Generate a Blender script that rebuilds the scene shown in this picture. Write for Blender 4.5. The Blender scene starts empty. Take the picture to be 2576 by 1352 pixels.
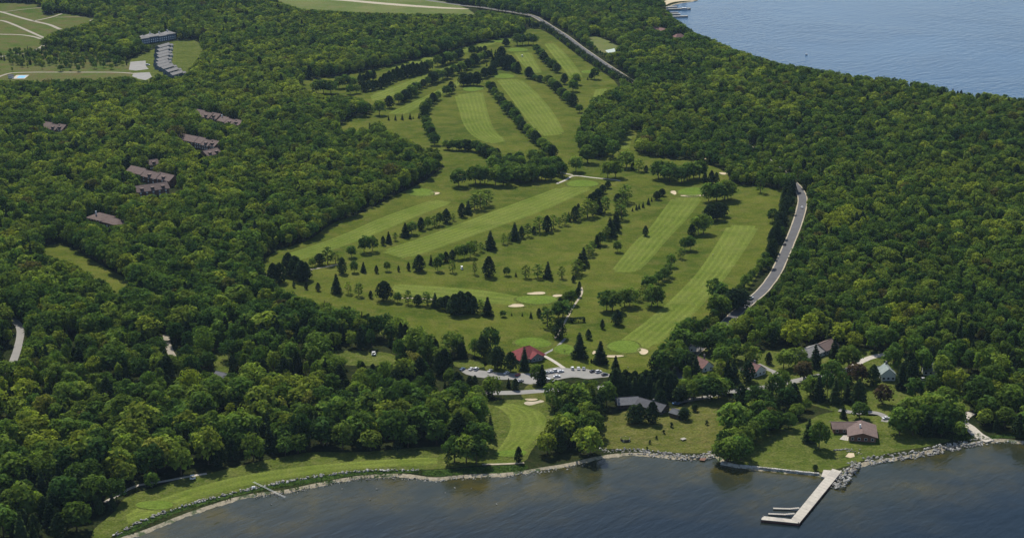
import bpy, bmesh, math, random
import numpy as np
from mathutils import Vector
from mathutils.geometry import tessellate_polygon

random.seed(7)
rng = np.random.default_rng(7)
R = math.radians
scene = bpy.context.scene
C = scene.collection

# ------------------------------------------------------------------ camera, sky, sun, exposure
CAM_H, PITCH, FOC, PX, PY = 360.0, R(17.3), 4084.0, 1287.5, 676.0     # survey frame: 2575 x 1352 units
cam_d = bpy.data.cameras.new('camera')
cam_d.sensor_width = 36.0
cam_d.lens = 36.0 * FOC / 2575.0
cam_d.clip_start = 1.0
cam_d.clip_end = 40000.0
cam = bpy.data.objects.new('camera', cam_d)
cam.location = (0, 0, CAM_H)
cam.rotation_euler = (R(90) - PITCH, 0, 0)
C.objects.link(cam)
scene.camera = cam

SUN_EL, SUN_AZ = R(52), R(-20)        # azimuth from straight ahead (+Y), negative = to the left
sun_dir = Vector((math.sin(SUN_AZ) * math.cos(SUN_EL), math.cos(SUN_AZ) * math.cos(SUN_EL), math.sin(SUN_EL)))
world = bpy.data.worlds.new('World')
scene.world = world
world.use_nodes = True
wn = world.node_tree
wn.nodes.clear()
sky = wn.nodes.new('ShaderNodeTexSky')
sky.sky_type = 'NISHITA'
sky.sun_disc = False
sky.sun_elevation = SUN_EL
sky.sun_rotation = SUN_AZ
sky.altitude = 300
bg = wn.nodes.new('ShaderNodeBackground')
bg.inputs['Strength'].default_value = 0.11
wo = wn.nodes.new('ShaderNodeOutputWorld')
wn.links.new(sky.outputs[0], bg.inputs[0])
wn.links.new(bg.outputs[0], wo.inputs[0])
sun_l = bpy.data.lights.new('sun', 'SUN')
sun_l.energy = 4.6
sun_l.angle = R(0.5)
sun_l.color = (1.0, 0.95, 0.86)
sun_o = bpy.data.objects.new('sun', sun_l)
sun_o.rotation_euler = sun_dir.to_track_quat('Z', 'Y').to_euler()
sun_o.location = (0, 500, 900)
C.objects.link(sun_o)
scene.view_settings.view_transform = 'Standard'
scene.view_settings.look = 'None'
scene.view_settings.exposure = 0.22
scene.view_settings.gamma = 1.0
scene.view_settings.use_curve_mapping = False
scene.cycles.use_denoising = True
scene.cycles.denoiser = 'OPENIMAGEDENOISE'
scene.cycles.denoising_input_passes = 'RGB_ALBEDO_NORMAL'
scene.cycles.denoising_prefilter = 'ACCURATE'
scene.cycles.max_bounces = 5
scene.cycles.diffuse_bounces = 2
scene.cycles.glossy_bounces = 2
scene.cycles.transmission_bounces = 3
scene.cycles.transparent_max_bounces = 4
scene.cycles.volume_bounces = 0
scene.cycles.sample_clamp_indirect = 4.0
scene.cycles.sample_clamp_direct = 6.0

# ------------------------------------------------------------------ survey helpers
SP, CP = math.sin(PITCH), math.cos(PITCH)
def G(x, y, z=0.0):
    """point of the level plane at height z seen along the survey direction (x, y)"""
    dx, du = (x - PX) / FOC, -(y - PY) / FOC
    d = (dx, CP + du * SP, -SP + du * CP)
    t = (CAM_H - z) / -d[2]
    return (d[0] * t, d[1] * t)
def depth_at(y):
    du = -(y - PY) / FOC
    return CAM_H / (SP - du * CP)
def m_of(px, y):                       # metres of an upright length of px units standing at row y
    return px * depth_at(y) / FOC / 0.94
def toV(X, Y, Z=0.0):                  # world -> survey frame (arrays allowed)
    zc = Y * CP - (Z - CAM_H) * SP
    u = Y * SP + (Z - CAM_H) * CP
    return PX + FOC * X / zc, PY - FOC * u / zc
def Z2(p): return (724 + p[0] / 3, p[1] / 3)
def Z3(p): return (1368 + p[0] / 3, p[1] / 3)
def Z6(p): return (644 + p[0] / 3, 402 + p[1] / 3)
def ZC(p): return (1207 + p[0] / 3, 402 + p[1] / 3)
def ZR(p): return (1770 + p[0] / 3, 402 + p[1] / 3)
def ZU0(p): return (p[0] / 3, p[1] / 3)
def ZM0(p): return (p[0] / 3, 402 + p[1] / 3)
def ZL0(p): return (p[0] / 2.4, 788.6 + p[1] / 2.4)
def ZL8(p): return (643.7 + p[0] / 2.4, 788.6 + p[1] / 2.4)
def ZL15(p): return (1207 + p[0] / 2.4, 788.6 + p[1] / 2.4)
def ZL22(p): return (1770 + p[0] / 2.4, 788.6 + p[1] / 2.4)
def ZP(p): return (1255 + p[0] / 8.0, 853 + p[1] / 8.0)
def VV(p): return p
def W(pts, fn=VV): return [G(*fn(p)) for p in pts]

def chaikin(pts, n=2, closed=True):
    for _ in range(n):
        out = []
        m = len(pts)
        rngi = range(m) if closed else range(m - 1)
        if not closed: out.append(pts[0])
        for i in rngi:
            a, b = pts[i], pts[(i + 1) % m]
            out.append((a[0] * .75 + b[0] * .25, a[1] * .75 + b[1] * .25))
            out.append((a[0] * .25 + b[0] * .75, a[1] * .25 + b[1] * .75))
        if not closed: out.append(pts[-1])
        pts = out
    return pts
def resample(pts, n):
    p = np.array(pts, float)
    s = np.r_[0, np.cumsum(np.hypot(*np.diff(p, axis=0).T))]
    t = np.linspace(0, s[-1], n)
    return np.c_[np.interp(t, s, p[:, 0]), np.interp(t, s, p[:, 1])], s[-1]
def inside(poly, x, y):
    p = np.array(poly, float)
    r = np.zeros(np.shape(x), bool)
    n = len(p)
    for i in range(n):
        x1, y1 = p[i]
        x2, y2 = p[(i + 1) % n]
        if y1 == y2: continue
        c = (y1 > y) != (y2 > y)
        r ^= c & (x < (x2 - x1) * (y - y1) / (y2 - y1) + x1)
    return r
def dist_line(pts, x, y):
    p = np.array(pts, float)
    d = np.full(np.shape(x), 1e9)
    for a, b in zip(p[:-1], p[1:]):
        ab = b - a
        t = np.clip(((x - a[0]) * ab[0] + (y - a[1]) * ab[1]) / (ab @ ab + 1e-9), 0, 1)
        d = np.minimum(d, np.hypot(x - a[0] - t * ab[0], y - a[1] - t * ab[1]))
    return d

# ------------------------------------------------------------------ materials
def new_mat(name):
    m = bpy.data.materials.new(name)
    m.use_nodes = True
    nt = m.node_tree
    b = nt.nodes['Principled BSDF']
    return m, nt, b
def ramp(nt, fac, stops):
    r = nt.nodes.new('ShaderNodeValToRGB')
    e = r.color_ramp.elements
    while len(e) > 1: e.remove(e[-1])
    e[0].position = stops[0][0]; e[0].color = (*stops[0][1], 1)
    for p, c in stops[1:]:
        q = e.new(p); q.color = (*c, 1)
    nt.links.new(fac, r.inputs[0])
    return r.outputs[0]
def noise(nt, scale, detail=4, rough=.6, coord=None, dist=0.0):
    n = nt.nodes.new('ShaderNodeTexNoise')
    n.inputs['Scale'].default_value = scale
    n.inputs['Detail'].default_value = detail
    n.inputs['Roughness'].default_value = rough
    n.inputs['Distortion'].default_value = dist
    if coord is not None: nt.links.new(coord, n.inputs['Vector'])
    return n.outputs['Fac']
def pos(nt):
    return nt.nodes.new('ShaderNodeNewGeometry').outputs['Position']
def mix(nt, fac, a, b, mode='MIX'):
    m = nt.nodes.new('ShaderNodeMix')
    m.data_type = 'RGBA'; m.blend_type = mode
    for v, s in ((fac, m.inputs[0]), (a, m.inputs[6]), (b, m.inputs[7])):
        if isinstance(v, (int, float)): s.default_value = v
        elif isinstance(v, tuple): s.default_value = (*v, 1)
        else: nt.links.new(v, s)
    return m.outputs[2]
def math_n(nt, op, a, b=0.0, c=0.0):
    m = nt.nodes.new('ShaderNodeMath'); m.operation = op
    for v, s in zip((a, b, c), m.inputs):
        if isinstance(v, (int, float)): s.default_value = v
        else: nt.links.new(v, s)
    return m.outputs[0]
def bump(nt, b, h, strength, dist):
    n = nt.nodes.new('ShaderNodeBump')
    n.inputs['Strength'].default_value = strength
    n.inputs['Distance'].default_value = dist
    nt.links.new(h, n.inputs['Height'])
    nt.links.new(n.outputs[0], b.inputs['Normal'])
M = {}
def grass(name, dark, mid, light, dry, s1=.012, s2=.09, dryamt=.5, stripes=False):
    m, nt, b = new_mat(name)
    p = pos(nt)
    big = noise(nt, s1, 5, .62, p)
    fine = noise(nt, s2, 6, .7, p)
    tiny = noise(nt, .8, 3, .7, p)
    mid_n = noise(nt, s1 * 3.3, 4, .65, p)
    both = math_n(nt, 'MULTIPLY_ADD', mid_n, .5, math_n(nt, 'MULTIPLY', big, .5))
    col = ramp(nt, both, [(.40, dark), (.5, mid), (.59, light)])
    f = ramp(nt, fine, [(.46, (0, 0, 0)), (.66, (1, 1, 1))])
    col = mix(nt, math_n(nt, 'MULTIPLY', f, dryamt), col, dry)
    if stripes:
        uv = nt.nodes.new('ShaderNodeUVMap')
        sep = nt.nodes.new('ShaderNodeSeparateXYZ')
        nt.links.new(uv.outputs[0], sep.inputs[0])
        wob = math_n(nt, 'MULTIPLY', math_n(nt, 'SUBTRACT', noise(nt, .05, 4, .7, p), .5), .9)
        u = math_n(nt, 'ADD', sep.outputs[0], wob)
        w = math_n(nt, 'SINE', math_n(nt, 'MULTIPLY', u, 2 * math.pi))
        w = math_n(nt, 'MULTIPLY_ADD', w, .5, .5)
        w = math_n(nt, 'POWER', w, 1.6)
        patch = ramp(nt, noise(nt, .03, 4, .7, p), [(.35, (.25, .25, .25)), (.65, (1, 1, 1))])
        col = mix(nt, math_n(nt, 'MULTIPLY', math_n(nt, 'MULTIPLY', w, patch), .36), col, tuple(min(1, c * 1.75) for c in light))
    v = ramp(nt, tiny, [(.3, (.62, .62, .62)), (.7, (1.3, 1.3, 1.3))])
    col = mix(nt, 1.0, col, v, 'MULTIPLY')
    nt.links.new(col, b.inputs['Base Color'])
    b.inputs['Roughness'].default_value = .9
    b.inputs['Specular IOR Level'].default_value = 0.0
    bump(nt, b, math_n(nt, 'ADD', math_n(nt, 'MULTIPLY', big, 12.0), math_n(nt, 'MULTIPLY', fine, 1.0)), .6, 1.0)
    M[name] = m
grass('rough', (.050, .076, .010), (.076, .098, .014), (.100, .116, .019), (.142, .128, .036))
grass('fairway', (.086, .120, .018), (.106, .138, .024), (.126, .154, .030), (.160, .158, .050), dryamt=.35, stripes=True)
grass('green_turf', (.092, .145, .020), (.106, .158, .024), (.118, .168, .028), (.14, .165, .04), dryamt=.25)
grass('lawn', (.056, .082, .013), (.076, .100, .018), (.096, .116, .024), (.155, .145, .055), s1=.03, s2=.2, dryamt=.45)
grass('dry_lawn', (.070, .086, .016), (.090, .100, .022), (.110, .114, .028), (.15, .128, .05), s1=.03, s2=.2, dryamt=.6)
grass('field', (.085, .120, .030), (.108, .138, .040), (.130, .152, .048), (.165, .150, .07), s1=.006, s2=.03, dryamt=.6)
grass('meadow', (.055, .092, .016), (.085, .108, .026), (.098, .104, .034), (.130, .092, .048), s1=.01, s2=.05, dryamt=.7)
grass('scrub', (.018, .040, .008), (.030, .062, .012), (.050, .085, .018), (.075, .085, .028), s1=.1, s2=.6)
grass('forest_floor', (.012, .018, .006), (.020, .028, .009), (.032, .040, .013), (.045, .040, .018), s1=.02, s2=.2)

def plain(name, col, rough=.8, var=.15, scale=.4, metal=0.0, spec=.3, bmp=0.0):
    m, nt, b = new_mat(name)
    n = noise(nt, scale, 5, .65, pos(nt))
    lo = tuple(c * (1 - var) for c in col); hi = tuple(min(1, c * (1 + var)) for c in col)
    nt.links.new(ramp(nt, n, [(.3, lo), (.7, hi)]), b.inputs['Base Color'])
    b.inputs['Roughness'].default_value = rough
    b.inputs['Metallic'].default_value = metal
    b.inputs['Specular IOR Level'].default_value = spec
    if bmp: bump(nt, b, n, bmp, .3)
    M[name] = m
plain('asphalt', (.088, .087, .090), .9, .18, .15)
plain('parking', (.23, .22, .20), .9, .14, .1)
plain('gravel_road', (.27, .24, .185), .95, .15, .3)
plain('shoulder', (.36, .31, .22), .95, .22, .3)
plain('concrete', (.42, .38, .32), .9, .16, .5)
plain('sand', (.47, .385, .25), .95, .12, .3)
m, nt, b = new_mat('beach')
p = pos(nt)
bc = ramp(nt, noise(nt, .6, 6, .75, p), [(.3, (.15, .125, .085)), (.5, (.30, .255, .17)), (.7, (.42, .37, .27))])
bc = mix(nt, ramp(nt, noise(nt, .12, 5, .7, p), [(.52, (0, 0, 0)), (.60, (1, 1, 1))]), bc, (.045, .070, .018))
nt.links.new(bc, b.inputs['Base Color']); b.inputs['Roughness'].default_value = .95
bump(nt, b, noise(nt, 1.4, 4, .7, p), .8, .3)
M['beach'] = m
plain('stone', (.26, .25, .22), .9, .35, .6, bmp=.5)
plain('stone_pale', (.42, .40, .36), .9, .25, .6, bmp=.5)
plain('stone_dark', (.16, .15, .14), .9, .35, .6, bmp=.5)
plain('bark', (.075, .055, .038), .95, .35, 1.5)
plain('bark_pale', (.40, .37, .32), .9, .3, 1.5)
plain('wood_grey', (.36, .33, .28), .85, .2, 1.2)
plain('deck_slab', (.42, .385, .32), .9, .15, .35)
plain('rust_steel', (.10, .045, .038), .8, .4, .8)
plain('wall_white', (.68, .68, .66), .7, .06, .8)
plain('wall_brown', (.17, .085, .055), .85, .2, 1.0)
plain('wall_dark', (.07, .05, .04), .85, .2, 1.0)
plain('wall_blue', (.10, .13, .18), .8, .2, 1.0)
plain('wall_grey', (.22, .22, .22), .8, .15, 1.0)
plain('white_paint', (.78, .78, .76), .5, .04, 1.0)
plain('window_glass', (.02, .026, .032), .12, .1, 1.0, spec=.6)
plain('car_white', (.78, .78, .78), .28, .03, 1.0, spec=.6)
plain('car_silver', (.42, .44, .46), .3, .04, 1.0, metal=.4, spec=.6)
plain('car_dark', (.022, .024, .028), .28, .1, 1.0, spec=.6)
plain('car_red', (.33, .022, .022), .3, .06, 1.0, spec=.6)
plain('car_blue', (.05, .12, .24), .3, .06, 1.0, spec=.6)
plain('tyre', (.018, .018, .018), .9, .1, 1.0)
plain('skin', (.42, .26, .18), .7, .05, 1.0)
plain('cloth_dark', (.03, .03, .045), .9, .1, 1.0)
plain('cloth_white', (.7, .7, .68), .9, .05, 1.0)
plain('pool_blue', (.12, .42, .62), .2, .1, .3, spec=.5)
plain('court', (.36, .42, .38), .8, .08, .2)
def roof_mat(name, col):
    m, nt, b = new_mat(name)
    p = pos(nt)
    n = noise(nt, .5, 5, .7, p)
    sep = nt.nodes.new('ShaderNodeSeparateXYZ'); nt.links.new(p, sep.inputs[0])
    course = math_n(nt, 'FRACT', math_n(nt, 'MULTIPLY', sep.outputs[2], 3.2))
    lo = tuple(c * .72 for c in col); hi = tuple(c * 1.28 for c in col)
    c = ramp(nt, n, [(.3, lo), (.7, hi)])
    c = mix(nt, math_n(nt, 'MULTIPLY', math_n(nt, 'LESS_THAN', course, .16), .35), c, lo)
    nt.links.new(c, b.inputs['Base Color'])
    b.inputs['Roughness'].default_value = .9
    bump(nt, b, math_n(nt, 'ADD', course, n), .4, .1)
    M[name] = m
roof_mat('roof_red', (.21, .036, .036))
roof_mat('roof_brown', (.135, .090, .075))
roof_mat('roof_russet', (.185, .095, .082))
roof_mat('roof_grey', (.115, .118, .125))
roof_mat('roof_slate', (.070, .072, .080))
roof_mat('roof_pale', (.22, .26, .24))
roof_mat('roof_tan', (.215, .205, .19))

def leaf_mat(name, stops, transl=.28, var=.45):
    m, nt, b = new_mat(name)
    nt.nodes.remove(b)
    a = nt.nodes.new('ShaderNodeAttribute'); a.attribute_type = 'INSTANCER'; a.attribute_name = 'tint'
    col = ramp(nt, a.outputs['Fac'], stops)
    cl = nt.nodes.new('ShaderNodeAttribute'); cl.attribute_name = 'clump'
    v = ramp(nt, cl.outputs['Fac'], [(0, (1 - var,) * 3), (1, (1 + var,) * 3)])
    col = mix(nt, 1.0, col, v, 'MULTIPLY')
    oi = nt.nodes.new('ShaderNodeObjectInfo')
    v2 = ramp(nt, oi.outputs['Random'], [(0, (.68, .70, .72)), (1, (1.28, 1.25, 1.18))])
    col = mix(nt, 1.0, col, v2, 'MULTIPLY')
    d = nt.nodes.new('ShaderNodeBsdfDiffuse'); t = nt.nodes.new('ShaderNodeBsdfTranslucent')
    s = nt.nodes.new('ShaderNodeMixShader'); s.inputs[0].default_value = transl
    nt.links.new(col, d.inputs[0])
    nt.links.new(mix(nt, 1.0, col, (1.1, 1.2, .45), 'MULTIPLY'), t.inputs[0])
    nt.links.new(d.outputs[0], s.inputs[1]); nt.links.new(t.outputs[0], s.inputs[2])
    nt.links.new(s.outputs[0], nt.nodes['Material Output'].inputs[0])
    M[name] = m
leaf_mat('leaf', [(0, (.044, .088, .024)), (.3, (.084, .142, .028)), (.6, (.142, .196, .034)), (.8, (.200, .245, .040)), (.92, (.245, .285, .034)), (1, (.06, .035, .03))], .40)
leaf_mat('needle', [(0, (.026, .046, .018)), (.5, (.042, .066, .022)), (1, (.070, .095, .030))], .18, .3)

# ------------------------------------------------------------------ object helpers
def mesh(name, verts, faces, mats, fm=None, uvs=None, smooth=False):
    me = bpy.data.meshes.new(name)
    me.from_pydata([tuple(v) for v in verts], [], [tuple(f) for f in faces])
    for m in (mats if isinstance(mats, (list, tuple)) else [mats]): me.materials.append(M[m])
    if fm is not None: me.polygons.foreach_set('material_index', fm)
    if uvs is not None:
        uv = me.uv_layers.new(name='UVMap')
        for l in me.loops: uv.data[l.index].uv = uvs[l.vertex_index]
    if smooth: me.polygons.foreach_set('use_smooth', [True] * len(me.polygons))
    me.update()
    return me
def obj(name, me, parent=None, loc=None, rz=0.0, scale=None):
    o = bpy.data.objects.new(name, me)
    C.objects.link(o)
    if parent is not None: o.parent = parent
    if loc is not None: o.location = loc
    if rz: o.rotation_euler = (0, 0, rz)
    if scale is not None: o.scale = scale
    return o
def tag(o, label=None, cat=None, group=None, kind=None):
    if label: o['label'] = label
    if cat: o['category'] = cat
    if group: o['group'] = group
    if kind: o['kind'] = kind
    return o
def empty(name, loc, rz=0.0): return obj(name, None, None, loc, rz)
def copy_tree(o, parent=None):
    c = o.copy(); C.objects.link(c); c.parent = parent
    for ch in o.children: copy_tree(ch, c)
    return c
class MB:
    """collects boxes, prisms and tubes for one mesh"""
    def __init__(s): s.v, s.f = [], []
    def box(s, cx, cy, cz, sx, sy, sz, rz=0.0, top=1.0):
        n = len(s.v); c, sn = math.cos(rz), math.sin(rz)
        for k, z in enumerate((-.5, .5)):
            q = top if k else 1.0
            for x, y in ((-.5, -.5), (.5, -.5), (.5, .5), (-.5, .5)):
                x, y = x * sx * q, y * sy * q
                s.v.append((cx + x * c - y * sn, cy + x * sn + y * c, cz + z * sz))
        s.f += [(n, n+3, n+2, n+1), (n+4, n+5, n+6, n+7)] + [(n+i, n+(i+1) % 4, n+4+(i+1) % 4, n+4+i) for i in range(4)]
        return s
    def tube(s, pts, rads, seg=6, cap=True):
        rings = []
        pts = [Vector(p) for p in pts]
        for i, p in enumerate(pts):
            d = (pts[min(i + 1, len(pts) - 1)] - pts[max(i - 1, 0)]).normalized()
            a = d.orthogonal().normalized(); b = d.cross(a)
            n = len(s.v); rings.append(n)
            for k in range(seg):
                t = 2 * math.pi * k / seg
                s.v.append(tuple(p + (a * math.cos(t) + b * math.sin(t)) * rads[i]))
        for r0, r1 in zip(rings[:-1], rings[1:]):
            for k in range(seg): s.f.append((r0 + k, r0 + (k+1) % seg, r1 + (k+1) % seg, r1 + k))
        if cap:
            s.f.append(tuple(rings[0] + k for k in reversed(range(seg)))); s.f.append(tuple(rings[-1] + k for k in range(seg)))
        return s
    def poly(s, pts):
        n = len(s.v); s.v += [tuple(p) for p in pts]; s.f.append(tuple(range(n, n + len(pts)))); return s
    def me(s, name, mat, smooth=False): return mesh(name, s.v, s.f, mat, smooth=smooth)

def sheet(name, pts, z, mat, label, cat, kind='structure', smooth=2, fn=None):
    if fn is not None: pts = W(pts, fn)
    if smooth: pts = chaikin(pts, smooth)
    tri = tessellate_polygon([[Vector((x, y, 0)) for x, y in pts]])
    fs = []
    for a, b, c in tri:
        A, B, D = pts[a], pts[b], pts[c]
        fs.append((a, b, c) if (B[0]-A[0])*(D[1]-A[1]) - (B[1]-A[1])*(D[0]-A[0]) > 0 else (a, c, b))
    o = obj(name, mesh(name, [(x, y, z) for x, y in pts], fs, mat))
    return tag(o, label, cat, kind=kind)
def ribbon(name, line, width, z, mat, label, cat, fn=None, closed_n=2, taper=None):
    if fn is not None: line = W(line, fn)
    line = chaikin(line, closed_n, False)
    p = np.array(line)
    t = np.gradient(p, axis=0); t /= np.hypot(t[:, 0], t[:, 1])[:, None]
    n = np.c_[-t[:, 1], t[:, 0]]
    wv = np.full(len(p), width / 2) * rng.uniform(.96, 1.04, len(p))
    L, Rr = p + n * wv[:, None], p - n * wv[:, None]
    vs = [(*q, z) for q in L] + [(*q, z) for q in Rr]
    k = len(p)
    fs = [(k + i, k + i + 1, i + 1, i) for i in range(k - 1)]
    o = obj(name, mesh(name, vs, fs, mat))
    return tag(o, label, cat, kind='structure')

# ================================================================== THE LAND
SHORE = ([(-700, 1700), (-200, 1520), (150, 1415), (329, 1352), (375, 1338), (458, 1303), (541, 1274), (625, 1249), (719, 1240), (781, 1226), (844, 1213),
          (914, 1202), (969, 1199), (1019, 1198), (1060, 1205), (1102, 1209), (1144, 1203), (1206, 1199), (1269, 1197), (1327, 1190),
          (1353, 1184), (1436, 1172), (1499, 1155), (1561, 1146), (1615, 1145), (1665, 1151), (1728, 1155), (1761, 1154), (1798, 1146),
          (1812, 1166), (1874, 1178), (1978, 1190), (2062, 1197), (2085, 1202), (2118, 1196), (2140, 1188), (2166, 1174), (2187, 1166), (2270, 1155),
          (2312, 1146), (2374, 1130), (2437, 1122), (2478, 1113), (2520, 1109), (2575, 1116), (2700, 1125), (3000, 1150), (3600, 1180)])
shore = [G(x, y, -.8) for x, y in SHORE]
shore_s, _L = resample(chaikin(shore, 1, False), 330)
_t = np.arange(330)
shore_s = shore_s + np.c_[.5 * np.sin(_t * .9) + .4 * np.sin(_t * 2.3 + 1), .9 * np.sin(_t * .53 + 2) + .8 * np.sin(_t * 1.37) + .5 * np.sin(_t * 2.9)]
shore_s = [tuple(q) for q in shore_s]
def offset(line, d):
    p = np.array(line); t = np.gradient(p, axis=0); t /= np.hypot(t[:, 0], t[:, 1])[:, None]
    return p + np.c_[-t[:, 1], t[:, 0]] * d          # positive = to the left of travel = inland here
land_edge = [tuple(q) for q in offset(chaikin(shore, 2, False), 2.6)]
BAY = [(3600, 330), (2800, 292), (2600, 268), (2500, 258), (2400, 244), (2300, 229), (2200, 214), (2100, 200), (1990, 182), (1920, 162), (1850, 140),
       (1790, 117), (1745, 92), (1722, 74), (1690, 50), (1672, 36), (1668, 20), (1700, 8), (1748, 2), (1745, -6), (1690, -14), (1640, -30), (1600, -60), (1560, -110)]
bay = chaikin([G(x, y) for x, y in BAY], 1, False)
ground_poly = land_edge + [(4000, land_edge[-1][1]), (4000, bay[0][1])] + bay + [(900, 9000), (-9000, 9000), (-9000, land_edge[0][1])]
o = sheet('ground', ground_poly, 0.0, 'forest_floor', 'dark woodland floor stretching under the trees to the horizon', 'ground', smooth=0)
# the bank that falls to the water
def bank(name, edge, drop, mat, label):
    edge = [tuple(q) for q in resample(edge, max(len(edge), 500))[0]]
    k = len(edge)
    _q = np.arange(k)
    lo = np.array(offset(edge, -drop)) + np.c_[np.zeros(k), 1.0 * np.sin(_q * .7) + .8 * np.sin(_q * 1.9 + 1) + .6 * np.sin(_q * .23)]
    vs = [(x, y, 0.0) for x, y in edge] + [(x, y, -1.6) for x, y in lo]
    fs = [(k + i, k + i + 1, i + 1, i) for i in range(k - 1)]
    return tag(obj(name, mesh(name, vs, fs, mat)), label, 'shore', kind='structure')
bank('shore', land_edge, 5.2, 'beach', 'pale pebble beach sloping into the near lake')
bank('bay_shore', bay, 5.0, 'beach', 'narrow pebble shore of the far bay')

# ------------------------------------------------------------------ water
def water_mat(name, shallow):
    m, nt, b = new_mat(name)
    p = pos(nt)
    mp = nt.nodes.new('ShaderNodeMapping'); mp.vector_type = 'TEXTURE'; mp.inputs['Rotation'].default_value = (0, 0, R(48))
    mp.inputs['Scale'].default_value = (3.2, 1.0, 1.0)
    nt.links.new(p, mp.inputs['Vector'])
    big = noise(nt, .22 if shallow else .13, 2, .5, mp.outputs[0], .5)
    small = noise(nt, .6, 2, .5, mp.outputs[0], .4)
    patch = noise(nt, .006, 4, .6, p)
    deep = ramp(nt, patch, [(.3, (.002, .008, .012)), (.7, (.004, .012, .018))] if shallow else [(.3, (.003, .040, .100)), (.7, (.008, .055, .125))])
    if shallow:
        a = nt.nodes.new('ShaderNodeAttribute'); a.attribute_name = 'depth'
        nse = noise(nt, .045, 5, .65, p)
        dd = math_n(nt, 'ADD', a.outputs['Fac'], math_n(nt, 'MULTIPLY', math_n(nt, 'SUBTRACT', nse, .5), .55))
        bed = ramp(nt, noise(nt, .028, 5, .65, p), [(.34, (.018, .024, .014)), (.50, (.032, .034, .016)), (.64, (.060, .050, .008))])
        deep = mix(nt, ramp(nt, dd, [(0, (0, 0, 0)), (.25, (.22, .22, .22)), (.5, (.66, .66, .66)), (.8, (1, 1, 1))]), bed, deep)
    nt.links.new(deep, b.inputs['Base Color'])
    b.inputs['Roughness'].default_value = .16 if shallow else .20
    b.inputs['IOR'].default_value = 1.333
    b.inputs['Specular IOR Level'].default_value = .40 if shallow else .5
    h = math_n(nt, 'ADD', math_n(nt, 'MULTIPLY', big, 1.0), math_n(nt, 'MULTIPLY', small, .35))
    calm = ramp(nt, noise(nt, .003, 4, .65, p, .5), [(.35, (.35, .35, .35)), (.6, (1, 1, 1))])
    h = math_n(nt, 'MULTIPLY', h, calm)
    if shallow: bump(nt, b, h, .75, .62)
    else: bump(nt, b, h, 1.0, 1.3)
    M[name] = m
water_mat('water_near', True)
water_mat('water_far', False)
big = 16000
tag(obj('lake_water', mesh('lake_water', [(-big, -2000, -.95), (big, -2000, -.95), (big, big, -.95), (-big, big, -.95)], [(0, 1, 2, 3)], 'water_far')),
    'wide rippled blue water of the bay beyond the woods', 'water', kind='structure')
gx, gy = np.linspace(-620, 620, 250), np.linspace(480, 1010, 130)
XX, YY = np.meshgrid(gx, gy)
dep = np.clip(dist_line(shore_s, XX, YY) / 95.0, 0, 1)
nx, ny = len(gx), len(gy)
vs = np.c_[XX.ravel(), YY.ravel(), np.full(XX.size, -.8)]
ii = (np.arange(ny - 1)[:, None] * nx + np.arange(nx - 1)).ravel()
# drop cells well inland
keep = ~inside(ground_poly, XX[:-1, :-1], YY[:-1, :-1]).ravel() | (dep[:-1, :-1].ravel() < .3)
ii = ii[keep]
me = mesh('near_lake', vs, np.c_[ii, ii + 1, ii + nx + 1, ii + nx], 'water_near')
at = me.attributes.new('depth', 'FLOAT', 'POINT'); at.data.foreach_set('value', dep.ravel().astype(np.float32))
tag(obj('near_lake', me), 'dark blue lake with brown shallows along the stony shore', 'water', kind='structure')

# ------------------------------------------------------------------ open ground
OPEN = {}
def open_area(key, pts, mat, label, cat='lawn', name='lawn', z=.03, fn=VV):
    OPEN[key] = [fn(p) for p in pts]
    sheet(name, OPEN[key], z, mat, label, cat, fn=VV)
C_N = [(750, 203), (850, 193), (900, 183), (1000, 163), (1100, 138), (1200, 110), (1290, 94), (1340, 66), (1385, 86), (1430, 122), (1480, 160), (1565, 214)]
C_E = [(1604, 330), (1590, 382), (1650, 398), (1730, 403), (1800, 420), (1832, 438), (1835, 462), (1900, 470), (1960, 476), (1985, 486), (1962, 560), (1930, 640), (1890, 720), (1850, 760), (1800, 790), (1760, 830), (1690, 870), (1660, 915), (1640, 945)]
C_W = [(662, 715), (660, 640), (780, 606), (830, 562), (900, 540), (950, 516), (1010, 482), (1060, 462), (1110, 424)]
C_NW = [(890, 290), (950, 285), (935, 262), (900, 245), (860, 240), (800, 235), (760, 222)]
COURSE = C_N + [(1532, 240), (1495, 275), (1468, 310), (1456, 350), (1458, 392), (1500, 402), (1530, 390), (1562, 358), (1594, 316)] + C_E + [(1545, 950), (1420, 945), (1300, 945), (1222, 940), (1215, 905),
          (1180, 885), (1060, 868), (950, 838), (830, 812), (730, 790), (690, 750)] + C_W + [(1122, 420), (1098, 404), (1044, 394), (1010, 374), (965, 352), (930, 342), (900, 350), (865, 350), (850, 316)] + C_NW
COURSE_SEEN = C_N + [(1530, 226), (1500, 240), (1478, 262), (1472, 285), (1453, 290), (1450, 345), (1456, 392), (1500, 400), (1530, 388), (1562, 355), (1590, 308)] + C_E + [(1545, 935), (1420, 925), (1380, 890), (1290, 876),
          (1265, 850), (1180, 842), (1060, 825), (950, 770), (830, 755), (740, 740), (700, 715), (668, 690)] + C_W[1:] + [(1118, 386), (1098, 368), (1044, 358), (1017, 338), (970, 318), (940, 302), (900, 312), (865, 332), (850, 310)] + C_NW
open_area('course', COURSE, 'rough', 'mottled olive rough grass of the golf course', 'grass', 'rough_grass')
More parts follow.
